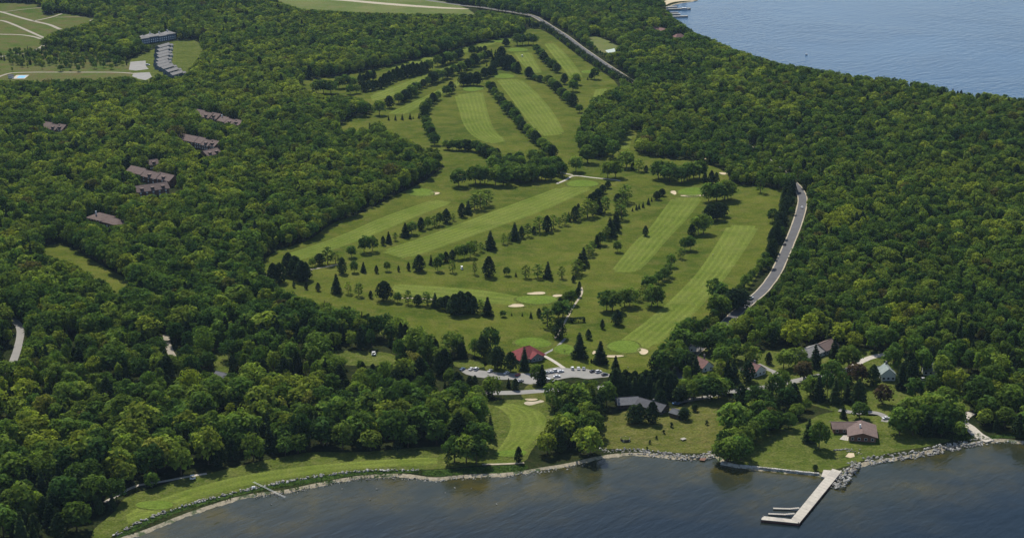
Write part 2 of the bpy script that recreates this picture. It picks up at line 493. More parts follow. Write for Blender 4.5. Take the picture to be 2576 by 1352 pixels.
open_area('shore_links', [(240, 1372), (300, 1338), (354, 1309), (417, 1284), (500, 1259), (583, 1238), (646, 1224), (706, 1211), (769, 1201), (831, 1191), (894, 1183), (956, 1182), (1052, 1180),
          (1110, 1178), (1210, 1168), (1322, 1166), (1335, 1130), (1395, 1065), (1392, 1020), (1345, 1003), (1205, 1006), (1200, 1060), (1165, 1120), (1050, 1124), (900, 1138), (780, 1134),
          (700, 1150), (600, 1170), (540, 1186), (500, 1194), (440, 1206), (400, 1222), (312, 1246), (286, 1290), (225, 1335)],
          'lawn', 'mown golf lawn curving along the lake shore', z=.03)
open_area('house_lawn', [(1500, 1052), (1560, 1036), (1640, 1020), (1700, 1030), (1740, 1005), (1790, 985), (1850, 985), (1850, 1030), (1825, 1090), (1800, 1135), (1760, 1139), (1680, 1137), (1600, 1130),
          (1540, 1127), (1512, 1128), (1512, 1085)], 'dry_lawn', 'parched lawn below the long grey-roofed house')
open_area('pier_lawn', [(1822, 1163), (1880, 1100), (1950, 1078), (2010, 1070), (2080, 1030), (2230, 1040), (2280, 1078), (2330, 1100), (2410, 1104), (2330, 1122), (2250, 1135), (2190, 1150), (2130, 1170), (2100, 1180),
          (2062, 1189), (1978, 1181), (1890, 1170)], 'lawn', 'bright green lawn behind the stone seawall and pier')
open_area('yards', [(1660, 900), (1700, 868), (1760, 838), (1850, 850), (1900, 885), (2000, 875), (2120, 865), (2200, 880), (2300, 905), (2430, 925), (2450, 985), (2430, 1060), (2380, 1070), (2260, 1045), (2150, 1045), (2060, 1025),
          (1960, 985), (1850, 1000), (1760, 992), (1690, 985), (1640, 950)], 'lawn', 'shaded lawns between the cottages')
open_area('west_clearing', [(92, 622), (140, 612), (187, 627), (217, 645), (262, 672), (300, 690), (340, 712), (325, 760), (290, 762), (240, 730), (190, 690), (150, 675), (105, 665)], 'rough', 'narrow olive clearing cut into the western wood', 'grass', 'meadow')
open_area('hill_meadow', [(-120, 2), (90, 10), (112, 18), (112, 40), (150, 32), (215, 43), (250, 46), (205, 64), (165, 78), (128, 96), (112, 122), (-120, 150)], 'meadow', 'brownish meadow crossed by pale tracks beyond the woods', 'field', 'meadow')
open_area('savanna', [(-120, 145), (60, 120), (150, 125), (260, 140), (330, 155), (330, 212), (200, 225), (-120, 225)], 'meadow', 'grassy strip dotted with small trees beside the straight lane', 'field', 'meadow', z=.034)
open_area('resort_lawn', [(315, 150), (395, 122), (430, 104), (500, 98), (520, 150), (480, 190), (440, 215), (330, 215)], 'lawn', 'lawn around the stepped row of townhouses')
open_area('airfield', [(640, -60), (690, 8), (760, 26), (900, 42), (1060, 52), (1190, 55), (1200, 36), (1150, 10), (1040, -8), (980, -60)], 'field', 'wide pale field at the top edge above the woods', 'field', 'field')
open_area('roadside_lawn', [(1476, 88), (1500, 92), (1545, 108), (1565, 122), (1540, 136), (1508, 132), (1486, 108)], 'field', 'small pale lawn by a tennis court east of the road')
open_area('cart_clearing', [(800, 882), (900, 880), (1000, 888), (1000, 918), (900, 920), (810, 912)], 'lawn', 'strip of lawn where a lone golf cart drives')
open_area('lot_verge', [(1140, 902), (1225, 905), (1225, 925), (1140, 925)], 'lawn', 'grass verge west of the clubhouse')
open_area('west_lawn', [(-60, 1060), (20, 1063), (42, 1060), (42, 1140), (-60, 1150)], 'lawn', 'little lawn patch cut off by the picture edge among western trees')
open_area('glade', [(538, 884), (574, 884), (578, 945), (536, 945)], 'lawn', 'little sunlit glade beside a small grey roof')
open_area('lot_island', [(1330, 960), (1390, 958), (1392, 984), (1310, 990)], 'dry_lawn', 'dry grass between the car park and the lane', z=.036)
open_area('resort_inner', [(1300, 985), (1392, 985), (1400, 1012), (1330, 1014)], 'dry_lawn', 'bare grass beside the lane near the shore fairway', z=.036)

# roads
ROAD_N = [(1040, -12), (1067, 0), (1124, 8), (1174, 16), (1207, 18), (1244, 24), (1290, 31), (1340, 39), (1362, 52), (1387, 68), (1424, 91), (1457, 117), (1490, 140), (1524, 163), (1560, 186), (1595, 209),
          (1661, 240), (1735, 284), (1790, 325), (1850, 345), (1905, 385), (1960, 425), (1998, 462), (2012, 480), (2020, 500), (2013, 535), (2000, 575), (1983, 615), (1967, 652), (1950, 689), (1920, 729), (1897, 749), (1853, 785),
          (1820, 819), (1785, 852), (1745, 885), (1715, 915), (1700, 950), (1690, 968)]
ROAD_S = [(-60, 1010), (200, 985), (400, 970), (560, 968), (700, 978), (850, 988), (1000, 990), (1170, 988), (1300, 987), (1370, 981), (1450, 976), (1560, 972), (1690, 968), (1760, 975), (1830, 986), (1920, 975), (2010, 955), (2130, 930)]
ribbon('road_shoulder', ROAD_N, 8.6, .04, 'shoulder', 'sandy shoulder edging the main road', 'road', VV)
ribbon('road', ROAD_N, 6.8, .07, 'asphalt', 'grey two-lane main road running beside the golf course', 'road', VV)
ribbon('lane', ROAD_S, 6.2, .05, 'parking', 'pale lane passing below the clubhouse car park', 'road', VV)
LOT = [(1148, 927), (1200, 929), (1255, 937), (1300, 938), (1345, 938), (1370, 928), (1412, 921), (1426, 926), (1470, 926), (1492, 931), (1532, 938), (1540, 946), (1500, 950), (1475, 953), (1448, 947), (1415, 951), (1385, 960), (1340, 966), (1318, 964), (1300, 954), (1250, 954), (1180, 945)]
sheet('parking_lot', LOT, .06, 'parking', 'pale paved car park in front of the red-roofed clubhouse', 'car park', fn=VV, smooth=1)
OPEN['lot'] = LOT
paths = [
    ([(1366, 893), (1385, 903), (1405, 916), (1418, 925)], 2.6, 'concrete', 'pale walk from clubhouse to car park', None, 'path'),
    ([(1366, 893), (1375, 886), (1385, 882), (1405, 868), (1422, 850)], 1.8, 'parking', 'faint walk rising from the clubhouse past the putting green', None, 'path'),
    ([(-60, 52), (0, 50), (30, 60), (75, 80), (120, 100)], 5.0, 'gravel_road', 'sandy track on the far meadow, the broad middle one', None, 'gravel_path'),
    ([(-60, 20), (0, 29), (45, 43), (85, 54), (125, 62), (150, 74), (166, 78)], 6, 'gravel_road', 'sandy track winding down the far meadow to the trees', None, 'gravel_path'),
    ([(5, 31), (55, 24), (110, 19)], 2.5, 'gravel_road', 'thin upper track on the far meadow', None, 'gravel_path'),
    ([(82, 54), (130, 44), (158, 34)], 3.5, 'gravel_road', 'track branching toward a turnaround at the wood', None, 'gravel_path'),
    ([(140, 44), (215, 42)], 2.0, 'gravel_road', 'short level track beside the turnaround', None, 'gravel_path'),
    ([(198, 72), (232, 62), (236, 54), (225, 52), (246, 47)], 4.0, 'gravel_road', 'hooked drive ending at the meadow corner', None, 'gravel_path'),
    ([(-60, 84), (0, 87), (45, 87), (85, 92), (115, 103), (108, 118), (80, 130), (40, 138), (-60, 150)], 5.0, 'gravel_road', 'looping track on the lower part of the far meadow', None, 'gravel_path'),
    ([(-60, 226 - 1), (10, 181 + 4), (60, 182), (150, 182), (240, 182), (300, 182), (345, 186)], 4.0, 'gravel_road', 'straight lane leading to the townhouse car park', None, 'gravel_path'),
    ([(20, 800), (38, 806), (54, 826), (46, 872), (33, 909), (20, 940)], 5.0, 'parking', 'drive curving through the western woods', None, 'lane'),
    ([(262, 1262), (290, 1248), (320, 1230), (350, 1218), (400, 1212), (480, 1196), (520, 1190)], 2.2, 'concrete', 'pale cart path by the shore wood', None, 'path'),
    ([(660, 694), (690, 690), (730, 684), (775, 679), (850, 665)], 2.2, 'gravel_road', 'pale cart path beside the cluster of cedars', None, 'path'),
    ([(1008, 749), (1060, 750), (1090, 753)], 1.8, 'shoulder', 'short sandy tee path behind small trees', None, 'path'),
    ([(1400, 462), (1425, 452), (1440, 440), (1490, 447), (1545, 452), (1560, 455)], 2.6, 'concrete', 'pale cart path crossing at the central trees', None, 'path'),
    ([(1212, 1167), (1260, 1166), (1318, 1163)], 1.8, 'shoulder', 'sandy path along the lake edge', None, 'path'),
    ([(1440, 440), (1418, 436), (1400, 430)], 2.2, 'concrete', 'short arm of the central cart path', None, 'path'),
    ([(1262, 106), (1278, 104), (1292, 100)], 1.6, 'shoulder', 'sandy path behind the northernmost green', None, 'path'),
    ([(1462, 722), (1465, 738), (1445, 765), (1425, 800), (1410, 830), (1395, 850)], 1.5, 'shoulder', 'worn footpath down to the clubhouse', None, 'path'),
    ([(2440, 1036), (2425, 1045), (2415, 1060), (2440, 1075), (2460, 1095), (2490, 1108)], 7.0, 'concrete', 'pale ramp drive running down to the eastern shore', None, 'driveway'),
    ([(2110, 1030), (2150, 1038), (2200, 1035), (2230, 1048), (2225, 1060)], 4.5, 'parking', 'driveway curving behind the brown shore house', None, 'driveway'),
    ([(2130, 930), (2170, 905), (2200, 895), (2240, 888)], 5.0, 'concrete', 'pale driveway under the big yard tree', None, 'driveway'),
    ([(1905, 915), (1935, 930), (1950, 935), (1960, 960)], 4.0, 'parking', 'short driveway beside the eastern cottage', None, 'driveway'),
    ([(1735, 868), (1750, 875), (1745, 885)], 4.0, 'parking', 'stub driveway at the grey garage', None, 'driveway'),
    ([(1700, 1012), (1730, 1005), (1770, 1000), (1820, 986)], 4.5, 'parking', 'driveway to the long grey-roofed house', None, 'driveway'),
    ([(418, 840), (420, 862), (428, 884), (440, 905)], 4.5, 'gravel_road', 'pale drive glimpsed between the western trees', None, 'lane'),
]
ROADLINES = [(W(ROAD_N[:16]), 8.0), (W(ROAD_N[15:27]), 4.2), (W(ROAD_N[26:34]), 6.5), (W(ROAD_N[33:]), 3.5), (W(ROAD_S[:12]), 4.0), (W(ROAD_S[11:]), 2.6)]
for ln, w, mt, lb, _, nm in paths:
    ribbon(nm, ln, w, .08 if w < 3 else .075, mt, lb, 'path' if 'path' in nm else 'road', VV)
    ROADLINES.append((W(ln), w / 2 + 2.2))
sheet('townhouse_parking', [(328, 156), (366, 153), (368, 168), (374, 174), (342, 178), (324, 176)], .05, 'parking', 'upper pale car park beside the townhouses', 'car park', fn=VV, smooth=0)
sheet('townhouse_parking', [(336, 184), (376, 182), (382, 194), (366, 202), (346, 198), (332, 192)], .05, 'parking', 'lower pale car park beside the townhouses', 'car park', fn=VV, smooth=0)
sheet('tennis_court', [(1522, 127), (1545, 122), (1548, 130), (1528, 134)], .06, 'court', 'pale tennis court beside the roadside lawn', 'court', fn=VV, smooth=0)
sheet('runway_strip', [(720, -4), (840, 0), (960, 12), (1100, 22), (1180, 24), (1180, 22), (1100, 18), (960, 7), (840, -4)], .045, 'shoulder', 'faint worn strip across the pale top field', 'path', fn=VV)
sheet('bare_earth', [(1312, 1012), (1345, 1003), (1375, 1008), (1350, 1014), (1330, 1020)], .05, 'shoulder', 'bare reddish earth at the end of the shore fairway', 'ground', fn=VV)
sheet('shore_scrub', [(310, 1350), (360, 1322), (420, 1296), (505, 1270), (590, 1247), (650, 1232), (720, 1222), (790, 1212), (850, 1202), (900, 1193), (960, 1190), (1052, 1188), (1052, 1182), (956, 1184), (894, 1185), (831, 1193), (769, 1203), (706, 1213), (646, 1226), (583, 1240), (500, 1261), (417, 1286), (354, 1311), (285, 1352)],
      .06, 'scrub', 'dark green scrub between rocks and beach', 'scrub', fn=VV, smooth=1)
sheet('shore_scrub', [(1060, 1182), (1110, 1180), (1212, 1171), (1325, 1168), (1330, 1180), (1270, 1188), (1206, 1190), (1144, 1194), (1102, 1198), (1065, 1195)], .06, 'scrub', 'weedy bank below the sandy lakeside path', 'scrub', fn=VV, smooth=1)
sheet('shore_scrub', [(2440, 1098), (2490, 1095), (2600, 1085), (2600, 1100), (2530, 1100), (2480, 1104)], .06, 'scrub', 'weedy bank by the eastern shore', 'scrub', fn=VV, smooth=1)

# fairways, greens, bunkers
def fairway(fn, left, right, label, stripe_w=5.0):
    a, _ = resample(chaikin(W(left, fn), 2, False), 40)
    b, _ = resample(chaikin(W(right, fn), 2, False), 40)
    wid = np.median(np.hypot(*(a - b).T)); ns = max(2, round(wid / stripe_w))
    K = 9
    # rounded ends: pull the outer columns in at both ends
    vs, uvs = [], []
    for i in range(40):
        e = min(i, 39 - i)
        for k in range(K):
            u = k / (K - 1)
            p = a[i] * (1 - u) + b[i] * u
            vs.append((p[0], p[1], .06)); uvs.append((u * ns, i / 4))
    fs = []
    for i in range(39):
        for k in range(K - 1):
            if (i in (0, 38)) and k in (0, K - 2): continue
            q = i * K + k
            A, B, D = vs[q], vs[q + 1], vs[q + K]
            f = (q, q + 1, q + K + 1, q + K)
            if (B[0]-A[0])*(D[1]-A[1]) - (B[1]-A[1])*(D[0]-A[0]) < 0: f = f[::-1]
            fs.append(f)
    return tag(obj('fairway', mesh('fairway', vs, fs, 'fairway', uvs=uvs)), label, 'fairway', 'golf fairways', 'structure')
fairway(Z2, [(1255, 720), (1290, 830), (1320, 940), (1390, 1030), (1520, 1085)], [(1470, 690), (1495, 800), (1530, 930), (1580, 1010), (1655, 1065)], 'striped upper fairway west of the long diagonal tree row')
fairway(Z2, [(1570, 600), (1680, 740), (1790, 890), (1910, 1030)], [(1760, 600), (1900, 720), (2020, 870), (2090, 1010)], 'broad striped upper fairway east of the diagonal tree row')
fairway(Z2, [(1700, 395), (1760, 480), (1835, 555)], [(1835, 395), (1870, 470), (1920, 548)], 'short striped fairway below the northern green')
fairway(Z2, [(1930, 330), (2020, 450), (2110, 560), (2125, 590)], [(2015, 330), (2120, 430), (2215, 560), (2225, 590)], 'narrow fairway beside the roadside hedge', 6)
fairway(Z6, [(1340, 300), (950, 430), (600, 590), (200, 720)], [(1490, 322), (1250, 410), (900, 560), (560, 690), (250, 780)], 'striped fairway along the edge of the western wood')
fairway(Z6, [(2290, 205), (1700, 420), (1300, 570), (930, 690)], [(2560, 205), (2173, 385), (1750, 530), (1400, 660), (1130, 748)], 'long striped fairway running up to the central trees')
fairway(ZC, [(1450, 285), (1350, 420), (1270, 530), (1180, 600), (1080, 720), (985, 845)], [(1685, 285), (1570, 440), (1470, 540), (1380, 640), (1290, 750), (1190, 845)], 'striped fairway with a lone cedar at its edge')
fairway(ZC, [(1870, 490), (1780, 640), (1660, 830), (1500, 1000), (1300, 1180), (1080, 1345), (1010, 1400)], [(2110, 500), (2000, 680), (1830, 920), (1740, 1020), (1600, 1180), (1400, 1345), (1310, 1420)], 'easternmost striped fairway leading to the clubhouse green')
fairway(Z6, [(1050, 935), (1400, 955), (1750, 985), (2010, 1035)], [(1010, 990), (1250, 1040), (1500, 1062), (1940, 1095)], 'pale cross fairway before the bunkered green', 8)
fairway(Z3, [(390, 675), (360, 760), (330, 830)], [(480, 668), (450, 750), (400, 800)], 'short fairway tucked against the eastern woods', 7)
fairway(Z2, [(640, 770), (900, 690), (1200, 560), (1420, 470)], [(620, 720), (880, 620), (1180, 510), (1400, 450)], 'sloping fairway between the two long tree rows', 8)
fairway(Z2, [(760, 500), (1100, 420), (1400, 340), (1560, 300)], [(800, 530), (1120, 455), (1420, 375), (1580, 325)], 'northwestern fairway below the wood edge', 8)
fairway(Z2, [(740, 860), (950, 770), (1150, 670), (1290, 610)], [(900, 860), (1000, 800), (1150, 710), (1290, 650)], 'fairway above the row of tiny conifers', 8)
fairway(Z3, [(600, 985), (540, 1050), (485, 1110)], [(660, 965), (665, 1040), (640, 1130)], 'striped fairway apron squeezed between tree masses', 6)
fairway(VV, [(1215, 1015), (1260, 1025), (1290, 1060), (1270, 1110), (1230, 1150)], [(1300, 1015), (1370, 1035), (1378, 1075), (1330, 1120), (1300, 1150)], 'curved shore fairway below the lane', 5)
fairway(VV, [(315, 1290), (420, 1245), (560, 1205), (700, 1178), (900, 1158), (1100, 1148)], [(325, 1322), (440, 1270), (580, 1228), (720, 1200), (900, 1176), (1100, 1168)], 'long shore fairway following the lake', 7)
def blob(cx, cy, rx, ry, n=28, wob=.08, seed=0):
    r = random.Random(seed); ph = [r.uniform(0, 6.3) for _ in range(3)]
    return [(cx + rx * math.cos(t) * (1 + wob * (math.sin(2 * t + ph[0]) + .6 * math.sin(3 * t + ph[1]))), cy + ry * math.sin(t) * (1 + wob * (math.sin(2 * t + ph[0]) + .6 * math.sin(3 * t + ph[1])))) for t in [2 * math.pi * i / n for i in range(n)]]
def rings_mesh(name, pts, prof, mats, fm):
    """concentric rings of the outline: prof = [(scale, z)], last one is filled"""
    P = np.array(W(pts)); c = P.mean(0); n = len(P)
    if np.sum(P[:, 0] * np.roll(P[:, 1], -1) - np.roll(P[:, 0], -1) * P[:, 1]) < 0: P = P[::-1]
    vs, fs, mi = [], [], []
    for s, z in prof: vs += [(*(c + (p - c) * s), z) for p in P]
    for k in range(len(prof) - 1):
        for i in range(n):
            j = (i + 1) % n
            fs.append((k * n + i, k * n + j, (k + 1) * n + j, (k + 1) * n + i)); mi.append(fm[k])
    fs.append(tuple((len(prof) - 1) * n + i for i in range(n))); mi.append(fm[-1])
    return mesh(name, vs, fs, mats, mi, smooth=True)
GREENS = [(1570, 872, 43, 14.6, 'large green near the clubhouse with a kidney bunker'), (1420, 879, 24, 13, 'small practice putting green beside the clubhouse'), (1340, 862, 46, 12, 'dull practice green just above the clubhouse roof'),
          (1350, 754, 47, 11.5, 'green ringed by three sand bunkers'), (1464, 462, 37, 9, 'green in front of the central trees'), (1740, 482, 35, 10, 'green with a thin bunker along its front'),
          (1057, 484, 37, 8.5, 'green at the corner of the western wood'), (1302, 126, 23, 5, 'small green under the northern tree clump'), (1267, 192, 25, 6, 'green at the head of the broad upper fairway'),
          (1189, 224, 25, 6, 'green in front of the dark round tree clump'), (1262, 102, 23, 5, 'northernmost green against the wood'), (1478, 181, 16, 4, 'little green near the roadside hedge'), (1285, 1140, 40, 9, 'shore green at the end of the curved fairway'), (390, 1270, 44, 12, 'shore green nearest the western trees')]
for i, (x, y, rx, ry, lb) in enumerate(GREENS):
    me = rings_mesh('green', blob(x, y, rx, ry, seed=i), [(1.16, .065), (1.03, .25), (1.0, .30), (.6, .42)], ['lawn', 'green_turf'], [0, 0, 1, 1])
    tag(obj('green', me), lb, 'green', 'golf greens', 'structure')
BUNK = [(1350, 738, 22, 3.6, 'long sand bunker behind the ringed green'), (1402, 744, 12, 3.4, 'short sand bunker at the side of the ringed green'), (1299, 769, 22, 3.6, 'long sand bunker before the ringed green'),
        (1694, 485, 7, 5, 'curved sand bunker at the corner of the thin-bunkered green'), (1740, 493, 27, 2.2, 'thin sand bunker across the front of its green'), (1094, 487, 10, 3.6, 'sand bunker beside the western wood green'),
        (1617, 884, 14, 7, 'kidney shaped sand bunker right of the clubhouse green'), (1544, 896, 21, 3.2, 'narrow sand bunker below the clubhouse green'), (1494, 887, 5, 4, 'small sand bunker peeping out beside a spruce'),
        (1819, 437, 10, 3, 'sand bunker by the big eastern trees'), (1770, 399, 13, 2.2, 'sand bunker under the dark eastern wood edge'), (1336, 1005, 14, 3.2, 'white sand bunker at the head of the curved shore fairway')]
for i, (x, y, rx, ry, lb) in enumerate(BUNK):
    me = rings_mesh('bunker', blob(x, y, rx, ry, seed=40 + i, wob=.16), [(1.35, .07), (1.08, .42), (.98, .40), (.85, .16), (.5, .10)], ['lawn', 'sand'], [0, 0, 1, 1, 1])
    tag(obj('sand_bunker', me), lb, 'bunker', 'sand bunkers', 'structure')

# ================================================================== TREES
def leaf_mesh(name, blobs, nquads, size, mat, trunk=None, seed=0, inner=0, hull=None, flat=.35):
    """foliage: many leaf-sized faces on clumps. blobs = [(center, (rx,ry,rz))]"""
    r = np.random.default_rng(seed)
    V, F, cl = [], [], []
    def quads(P, Nn, sz, cv):
        n = len(P)
        a = np.cross(Nn, r.normal(size=(n, 3))); a /= np.linalg.norm(a, axis=1)[:, None] + 1e-9
        b = np.cross(Nn, a)
        s = sz * r.uniform(.6, 1.35, (n, 1)); e = r.uniform(.55, 1.0, (n, 1))
        base = sum(len(v) for v in V)
        bend = Nn * s * r.uniform(-.25, .25, (n, 1))
        Q = np.stack([P - a * s - b * s * e * .6, P + a * s * .7 - b * s * e, P + a * s + b * s * e * .7 + bend, P - a * s * .6 + b * s * e], 1).reshape(-1, 3)
        V.append(Q); F.append(np.arange(n * 4).reshape(-1, 4) + base); cl.append(np.full(n, cv) if np.isscalar(cv) else cv)
    for c, rad in blobs:
        n = nquads
        d = r.normal(size=(n, 3)); d /= np.linalg.norm(d, axis=1)[:, None]
        d[:, 2] = np.where(d[:, 2] < -.35, -d[:, 2], d[:, 2])
        P = np.array(c) + d * np.array(rad) * r.uniform(.75, 1.08, (n, 1))
        N = d * 1.0 + r.normal(size=(n, 3)) * .32 + np.array([0, 0, flat]); N /= np.linalg.norm(N, axis=1)[:, None]
        quads(P, N, size, float(r.uniform(0, 1)))
    V = np.concatenate(V); F = np.concatenate(F); cl = np.concatenate(cl)
    mats = [mat]; fm = np.zeros(len(F), int)
    vs, fs = V.tolist(), F.tolist()
    if trunk is not None:
        b = len(vs); vs += trunk.v; fs += [tuple(i + b for i in f) for f in trunk.f]; mats.append('bark')
        fm = np.r_[fm, np.ones(len(trunk.f), int)]; cl = np.r_[cl, np.zeros(len(trunk.f))]
    me = mesh(name, vs, fs, mats, fm)
    a = me.attributes.new('clump', 'FLOAT', 'FACE'); a.data.foreach_set('value', cl.astype(np.float32))
    return me
def broadleaf_blobs(h, rad, seed, n=46, low=.08):
    r = random.Random(seed)
    zc = h * (1 + low) / 2; rz = h * (1 - low) / 2
    lobes = [(r.uniform(0, 6.28), r.uniform(-.2, .7), r.uniform(.75, 1.15)) for _ in range(5)]
    out = []
    for i in range(n):
        z = 1 - 1.75 * (i + .5) / n
        t = i * 2.39996 + r.uniform(-.4, .4)
        q = math.sqrt(max(0, 1 - z * z))
        k = r.uniform(.72, .98)
        for la, lz, ls in lobes:
            k *= 1 + (ls - 1) * max(0, math.cos(t - la)) * (1 - abs(z - lz))
        s = rad * r.uniform(.24, .44)
        out.append(((q * math.cos(t) * rad * k, q * math.sin(t) * rad * k, zc + z * rz * k * .9), (s, s, s * .75)))
    out.append(((0, 0, zc), (rad * .62, rad * .62, rz * .62)))
    return out
def trunk_broad(h, rad, seed):
    r = random.Random(seed); m = MB()
    m.tube([(0, 0, -.3), (0.1, 0, h * .2), (r.uniform(-.3, .3), r.uniform(-.3, .3), h * .55)], [h * .028, h * .02, h * .012], 6)
    for k in range(4):
        t = k * 1.57 + r.uniform(-.4, .4); z0 = h * r.uniform(.22, .4)
        m.tube([(0, 0, z0), (math.cos(t) * rad * .35, math.sin(t) * rad * .35, z0 + h * .14), (math.cos(t) * rad * .65, math.sin(t) * rad * .65, z0 + h * .3)], [h * .011, h * .008, h * .004], 5)
    return m
def spruce_blobs(h, rad, seed, tiers=13, low=.08):
    r = random.Random(seed); out = []
    for i in range(tiers):
        f = i / (tiers - 1)
        z = h * (low + (.96 - low) * f); rr = rad * (1 - f) ** .85 + .12
        k = max(3, int(9 * (1 - f) + 2))
        for j in range(k):
            t = 6.283 * j / k + r.uniform(-.3, .3) + i; q = r.uniform(.55, 1.0) * rr
            s = max(.28, rr * .42)
            out.append(((math.cos(t) * q * .75, math.sin(t) * q * .75, z - q * .16), (s, s, s * .4)))
    return out
def cedar_blobs(h, rad, seed, n=60, low=.02, sharp=.52):
    r = random.Random(seed); out = []
    for i in range(n):
        f = (i + .5) / n
        z = h * (low + (1 - low) * f)
        prof = (min(1, f / .22) ** .5) * max(0, 1 - max(0, f - .2) / .8) ** sharp
        rr = rad * prof; t = i * 2.39996
        s = max(.3, rr * .42)
        out.append(((math.cos(t) * rr * r.uniform(.6, .8), math.sin(t) * rr * r.uniform(.6, .8), z * .97), (s, s, s * 1.1)))
    for f in (.2, .4, .6): out.append(((0, 0, h * f), (rad * .5 * (1 - f * .6), rad * .5 * (1 - f * .6), h * .14)))
    return out
def trunk_straight(h, top=.9):
    return MB().tube([(0, 0, -.3), (0, 0, h * .4), (0, 0, h * top)], [h * .02 + .05, h * .014 + .03, .04], 6)
def pine_blobs(h, rad, seed, n=30, low=.18):
    r = random.Random(seed); out = []
    for i in range(n):
        f = (i + .5) / n
        z = h * (low + (1 - low) * f); prof = math.sin(math.pi * min(1, .18 + f * .8)) ** .7
        t = i * 2.39996 + r.uniform(-.5, .5); rr = rad * prof * r.uniform(.45, .9); s = rad * r.uniform(.2, .34)
        out.append(((math.cos(t) * rr, math.sin(t) * rr, z * .97), (s, s, s * .6)))
    return out
def trunk_pine(h, rad, seed):
    m = trunk_straight(h)
    r = random.Random(seed)
    for k in range(7):
        t = k * 2.4; z = h * (.3 + .08 * k)
        m.tube([(0, 0, z), (math.cos(t) * rad * .7, math.sin(t) * rad * .7, z + h * .06)], [.09, .04], 4)
    return m
KIND = {}     # key -> list of (crown mesh, trunk mesh, height, radius)
KIND['b'] = [(leaf_mesh('crown', broadleaf_blobs(13, 5.2, s), 17, .58, 'leaf', seed=s), trunk_broad(13, 5.2, s).me('trunk', 'bark'), 13, 5.2) for s in range(6)]
KIND['c'] = [(leaf_mesh('crown', spruce_blobs(13, 3.0, s), 11, .42, 'needle', seed=s, flat=.7), trunk_straight(13).me('trunk', 'bark'), 13, 3.0) for s in range(3)]
KIND['d'] = [(leaf_mesh('crown', cedar_blobs(10, 3.2, s), 15, .36, 'needle', seed=s, flat=0), trunk_straight(10, .8).me('trunk', 'bark'), 10, 3.2) for s in range(3)]
KIND['o'] = [(leaf_mesh('crown', cedar_blobs(9, 4.0, s, 56, .12, .45), 17, .40, 'needle', seed=s + 9, flat=.1), trunk_straight(9, .8).me('trunk', 'bark'), 9, 4.0) for s in range(3)]
KIND['l'] = [(leaf_mesh('crown', pine_blobs(8, 2.6, s), 12, .30, 'leaf', seed=s), trunk_pine(8, 2.4, s).me('trunk', 'bark'), 8, 2.6) for s in range(3)]
KNAME = {'b': ('shade_tree', 'broadleaf tree'), 'c': ('spruce_tree', 'dark spruce'), 'd': ('cedar_tree', 'dense cedar'), 'o': ('evergreen_tree', 'rounded evergreen'), 'l': ('young_tree', 'thin young tree')}
ORD = 'first second third fourth fifth sixth seventh eighth ninth tenth eleventh twelfth thirteenth fourteenth fifteenth sixteenth seventeenth eighteenth nineteenth twentieth'.split()
def ordn(i):
    if i < 20: return ORD[i]
    return 'twenty-' + ORD[i - 20] if i < 29 else ('thirtieth' if i == 29 else 'thirty-' + ORD[i - 30])
TREE_PTS = []        # (X, Y, r) of explicit trees
tcount = 0
def tree(kind, X, Y, h, label, group=None, tint=None, name=None, wide=1.0):
    global tcount
    protos = KIND[kind]; k = tcount % len(protos); tcount += 1
    cr, tr, ph, pr = protos[k]
    s = h / ph * random.uniform(.92, 1.06); w = s * wide * random.uniform(.88, 1.14)
    nm = name or KNAME[kind][0]
    e = empty(nm, (X, Y, 0.0), random.uniform(0, 6.28)); e.scale = (w, w, s)
    obj('trunk', tr, e)
    c = obj('crown', cr, e)
    if tint is None: tint = {'b': random.uniform(.1, .6), 'c': random.uniform(0, .6), 'd': random.uniform(0, .5), 'o': random.uniform(0, .5), 'l': random.uniform(.3, .8)}[kind]
    c['tint'] = float(tint)
    tag(e, label, 'tree' if kind != 'shrub' else 'shrub', group)
    TREE_PTS.append((X, Y, pr * w))
    return e
def row(where, fn, entries, group, fill=False):
    if fill:                               # close the gaps of a continuous row
        out = []
        for a_, b_ in zip(entries, entries[1:]):
            out.append(a_)
            if 38 < math.dist(a_[:2], b_[:2]) < 75: out.append(((a_[0] + b_[0]) / 2 + random.uniform(-4, 4), (a_[1] + b_[1]) / 2 - 2, (a_[2] + b_[2]) * random.uniform(.36, .5), random.choice('ob'), .95))
        entries = out + [entries[-1]]
        entries = [(*e[:3], 'o' if e[3] == 'b' and i % 3 == 1 else e[3], (e[4] if len(e) > 4 else 1.0) * random.uniform(.85, 1.05)) for i, e in enumerate(entries)]
    seen = {}
    n_of = {}
    for en in entries: n_of[en[3]] = n_of.get(en[3], 0) + 1
    for en in entries:
        x, y, h, k = en[:4]
        vx, vy = fn((x, y))
        sc = 3.0 if fn in (Z2, Z3, Z6, ZC, ZR, ZU0, ZM0) else (2.4 if fn in (ZL0, ZL8, ZL15, ZL22) else 1.0)
        hm = m_of(h / sc, vy) * 1.06
        if hm > 15.5:
            h2 = 15.5 + (hm - 15.5) * .15
            vy -= (hm - h2) * FOC / depth_at(vy) * .94; hm = h2
        X, Y = G(vx, vy)
        i = seen.get(k, 0); seen[k] = i + 1
        lb = f"{KNAME[k][1]} {where}" if n_of[k] == 1 else f"{ordn(i)} {KNAME[k][1]} {where}, from left"
        tree(k, X, Y, hm, lb, group, wide=(en[4] if len(en) > 4 else 1.0) * 1.1, tint=en[5] if len(en) > 5 else None)
